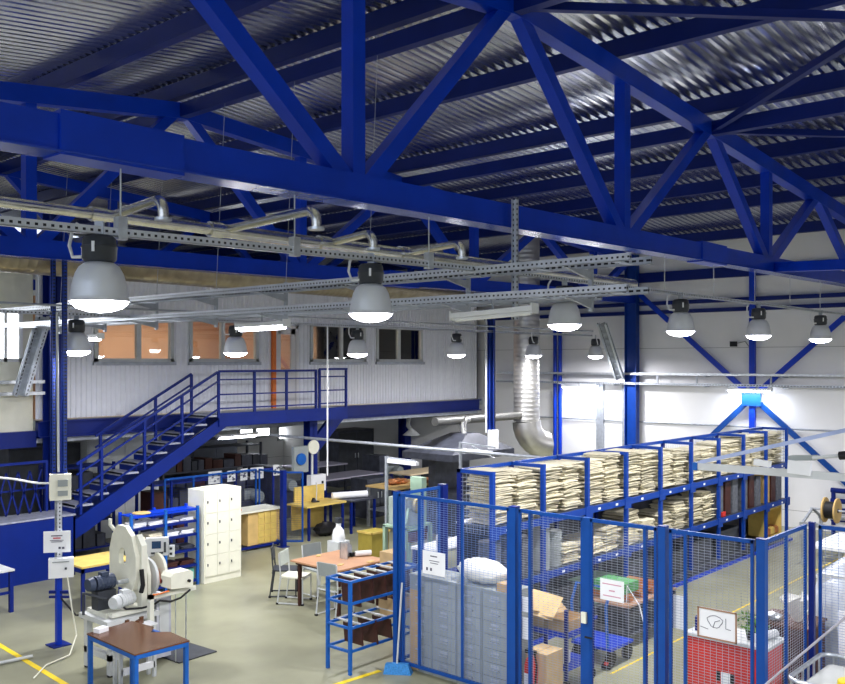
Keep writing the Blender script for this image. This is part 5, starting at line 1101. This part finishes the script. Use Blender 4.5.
rackunit('dark shelving deep below the office floor at left',12.4,15.4,19.5,20.1,1.85,4,DARKM,'deep dark shelving',seed=5)
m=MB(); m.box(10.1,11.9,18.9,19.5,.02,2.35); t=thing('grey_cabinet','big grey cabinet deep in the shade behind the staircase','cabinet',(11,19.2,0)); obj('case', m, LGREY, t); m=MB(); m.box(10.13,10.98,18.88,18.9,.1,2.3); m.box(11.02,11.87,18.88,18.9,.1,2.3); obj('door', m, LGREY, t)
def bench(label,x0,x1,y0,y1,z,top,leg,shelf=True,name='work_bench'):
    t=thing(name,label,'bench',((x0+x1)/2,(y0+y1)/2,0)); m=MB(); m.box(x0,x1,y0,y1,z-.04,z); obj('benchtop', m, top, t); legs(t,[(x,y) for x in (x0+.05,x1-.05) for y in (y0+.05,y1-.05)],z-.04,.06,leg)
    if shelf: m=MB(); m.box(x0+.05,x1-.05,y0+.05,y1-.05,z*.4,z*.4+.03); obj('lower_shelf', m, leg, t)
    return t
GLOSSY=M('glossy_grey_top',(.40,.38,.46),.18,var=.06)
bench('dark bench with a shiny pale top below the office beam',16.0,18.2,17.6,18.6,.92,GLOSSY,NAVY)
bench('far bench with a grey top below the office beam',17.5,19.3,20.2,21.2,.9,GLOSSY,DARKM)
bench('long pine bench with steel frame, in front of the fume hood',15.6,17.6,14.7,15.7,1.0,WOOD,GALV)
bench('pine bench beside the rack end, under the bar lamp',18.0,20.1,16.4,17.2,.98,M('pale_pine',(.74,.60,.40),.5),NAVY)
single('copper_heap','heap of copper wire on the long pine bench','wire',lump((16.3,15.3,1.06),.35,.22,.06,14,COPPER,16,8,.35),COPPER)
single('copper_heap','smaller heap of copper wire at the pine bench edge','wire',lump((17.1,15.0,1.05),.2,.18,.05,15,COPPER,14,8,.35),COPPER)
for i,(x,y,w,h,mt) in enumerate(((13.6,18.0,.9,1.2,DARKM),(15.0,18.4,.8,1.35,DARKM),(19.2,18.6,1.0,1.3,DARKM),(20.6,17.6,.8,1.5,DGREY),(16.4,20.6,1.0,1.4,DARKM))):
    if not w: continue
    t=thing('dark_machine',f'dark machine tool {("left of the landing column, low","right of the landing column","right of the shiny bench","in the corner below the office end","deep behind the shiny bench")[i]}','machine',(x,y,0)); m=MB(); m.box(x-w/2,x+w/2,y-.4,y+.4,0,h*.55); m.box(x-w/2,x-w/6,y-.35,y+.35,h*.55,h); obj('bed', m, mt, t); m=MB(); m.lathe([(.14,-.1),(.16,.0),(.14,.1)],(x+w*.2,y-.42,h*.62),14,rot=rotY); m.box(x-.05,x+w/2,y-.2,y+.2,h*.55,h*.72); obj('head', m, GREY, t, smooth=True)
# back wall daylight windows and tube lights below the offices
for i,(u0,u1,v0,v1,on) in enumerate(((240,252,430,435,1),(256,269,429,435,1),(279,302,428,437,1),(333,352,427,433,1),(388,398,421,429,1))):  # last glowing pane stands in for a bright lamp
    a=at(u0,v0,Y=YB-.06); b=at(u1,v1,Y=YB-.06); m=MB(); e=.08; m.box(a.x-e,b.x+e,YB-.06,YB-.01,b.z-e,b.z); m.box(a.x-e,b.x+e,YB-.06,YB-.01,a.z,a.z+e); m.box(a.x-e,a.x,YB-.06,YB-.01,b.z-e,a.z+e); m.box(b.x,b.x+e,YB-.06,YB-.01,b.z-e,a.z+e)
    wd=struct(f'window_{6+i}', m, LGREY); m=MB(); m.box(a.x,b.x,YB-.05,YB-.04,b.z,a.z); obj('pane', m, SKYW, wd)
tube_light('lit tube light below the office floor, behind the shiny bench',(16.5,21.5,2.3),(18.0,21.5,2.3),power=14)
tube_light('lit tube light below the office floor, behind the staircase',(11.0,21.2,2.3),(12.4,21.2,2.3),power=6)
tube_light('lit tube light below the landing, over the drawer desk',(12.2,17.0,2.33),(13.3,17.0,2.33),power=8)
# small workbench inside the cage, beyond the drawer cabinets
bench('white bench behind the cage fence, left of the rack end',11.2,12.6,9.6,10.2,.92,WHITE,NAVY)
bench('tall white bench farther back between the fence and the pine bench',13.0,14.4,10.0,10.7,1.05,WHITE,NAVY)
p=Vector((11.5,9.8,.922)); t=thing('white_bottle','white canister standing on the white bench behind the fence','canister',tuple(p)); m=MB(); m.lathe([(.0,0),(.08,0),(.08,.18),(.03,.22),(.03,.26)],p,14); obj('body', m, WHITE, t, smooth=True); m=MB(); m.lathe([(.035,.26),(.035,.29)],p,12); obj('cap', m, BLACK, t)
m=MB(); m.obox((12.2,9.7,.99),.1,.1,.13); single('orange_tin','small orange tin on the white bench behind the fence','tin',m,ORANGE)
m=MB(); m.box(10.3,10.6,9.75,10.05,0,1.0); single('tan_column_box','tan carton standing left of the white bench behind the fence','carton',m,CARD)

for i,(x,y,w,dp,h,lab) in enumerate(((9.3,19.6,1.6,.8,2.2,'tall dark filler cabinet far under the offices at left edge of the stairs'),(12.9,21.0,1.8,.8,1.9,'wide dark filler cabinet far under the offices, left of the landing column'),(16.0,22.8,1.6,.8,1.7,'wide dark filler cabinet far under the offices, right of the landing column'),(20.6,21.6,1.6,.9,1.8,'wide dark filler cabinet in the far corner under the offices'),(16.8,16.7,.9,.6,1.0,'low dark filler cabinet beside the shiny bench below the office beam'))):  # dark cabinets added to deepen the shade under the offices
    t=thing('dark_filler_cabinet',lab,'cabinet',(x,y,0)); m=MB(); m.box(x-w/2,x+w/2,y-dp/2,y+dp/2,0,h); obj('case', m, DARKM, t)
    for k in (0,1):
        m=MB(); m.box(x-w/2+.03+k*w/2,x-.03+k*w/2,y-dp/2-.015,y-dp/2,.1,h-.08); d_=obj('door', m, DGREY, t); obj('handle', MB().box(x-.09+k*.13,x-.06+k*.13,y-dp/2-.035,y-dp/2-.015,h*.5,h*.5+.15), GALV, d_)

# services on the far wall under the offices
a=at(386,436,Y=YB-.12); b=at(440,436,Y=YB-.12); t=thing('wall_pipes','bundle of blue pipes on the far white wall behind the pine bench','pipe',(a.x,YB-.1,1.2))
for z in (1.55,1.85,2.05): obj('pipe', MB().tube([(a.x,YB-.12,z),(b.x,YB-.12,z)],.05,8), BLUE, t, smooth=True)
for u in (392,408,426):
    q=at(u,436,Y=YB-.12); obj('riser', MB().tube([(q.x,YB-.14,.0),(q.x,YB-.14,2.5)],.05,8), NAVY, t, smooth=True)
q=at(360,435,Y=23.9); t=thing('fire_cabinet','small red cabinet on the column deep under the offices','cabinet',(q.x,23.8,1.2)); obj('case', MB().box(q.x-.02,q.x+.16,23.72,23.84,q.z-.14,q.z+.14), RED, t); obj('door', MB().box(q.x,q.x+.14,23.70,23.72,q.z-.12,q.z+.12), RED, t)
q=at(405,440,Y=19); t=thing('extraction_arm','pale flexible extraction arm hanging above the pine bench','duct',(q.x,19,1.7)); obj('hose', MB().tube([(q.x,19,2.69),(q.x+.05,18.9,2.3),(q.x-.1,18.8,2.05),(q.x-.05,18.7,1.9)],.07,10), LGREY, t, smooth=True); obj('cone', MB().lathe([(.07,.12),(.28,-.06)],(q.x-.05,18.7,1.82),14,cap=False), LGREY, t, smooth=True)
# ------------------------------------------------ light and camera ------------------------------------------------
for x in (0.2,3.2,6.2,9.1,12.1,15.0,18.0):        # the next row of bell lamps, outside the frame
    lo=bpy.data.objects.new('lamp_light',LD); COL.objects.link(lo); lo.location=(x,-.5,ZC1-.6)
for x in (0.2,): 
    for y in (YR1,YR2):
        lo=bpy.data.objects.new('lamp_light',LD); COL.objects.link(lo); lo.location=(x,y,ZC1-.6)
ol=bpy.data.objects.new('office_light',lightdata('r',60,(4,.4),(1,.86,.70))); COL.objects.link(ol); ol.location=((X0+xm)/2,18.9,5.25)
ol=bpy.data.objects.new('office_light',lightdata('r',120,(4,.4),(1,.86,.70))); COL.objects.link(ol); ol.location=((xm+XW)/2,18.9,5.25)
w=bpy.data.worlds.new('daylight'); S.world=w; w.use_nodes=True; b=w.node_tree.nodes['Background']; b.inputs['Color'].default_value=(.72,.82,1,1); b.inputs['Strength'].default_value=1.5
cam=bpy.data.cameras.new('camera'); co=bpy.data.objects.new('camera',cam); COL.objects.link(co); co.location=(0,0,EYE); co.rotation_euler=(PI/2,0,AL-PI/2)
cam.sensor_width=36; cam.lens=36*FPX/845; cam.shift_y=20/845; cam.clip_start=.05; cam.clip_end=200
S.camera=co
S.view_settings.view_transform='Standard'; S.view_settings.look='None'; S.view_settings.gamma=1; S.view_settings.use_curve_mapping=False; S.view_settings.exposure=.36
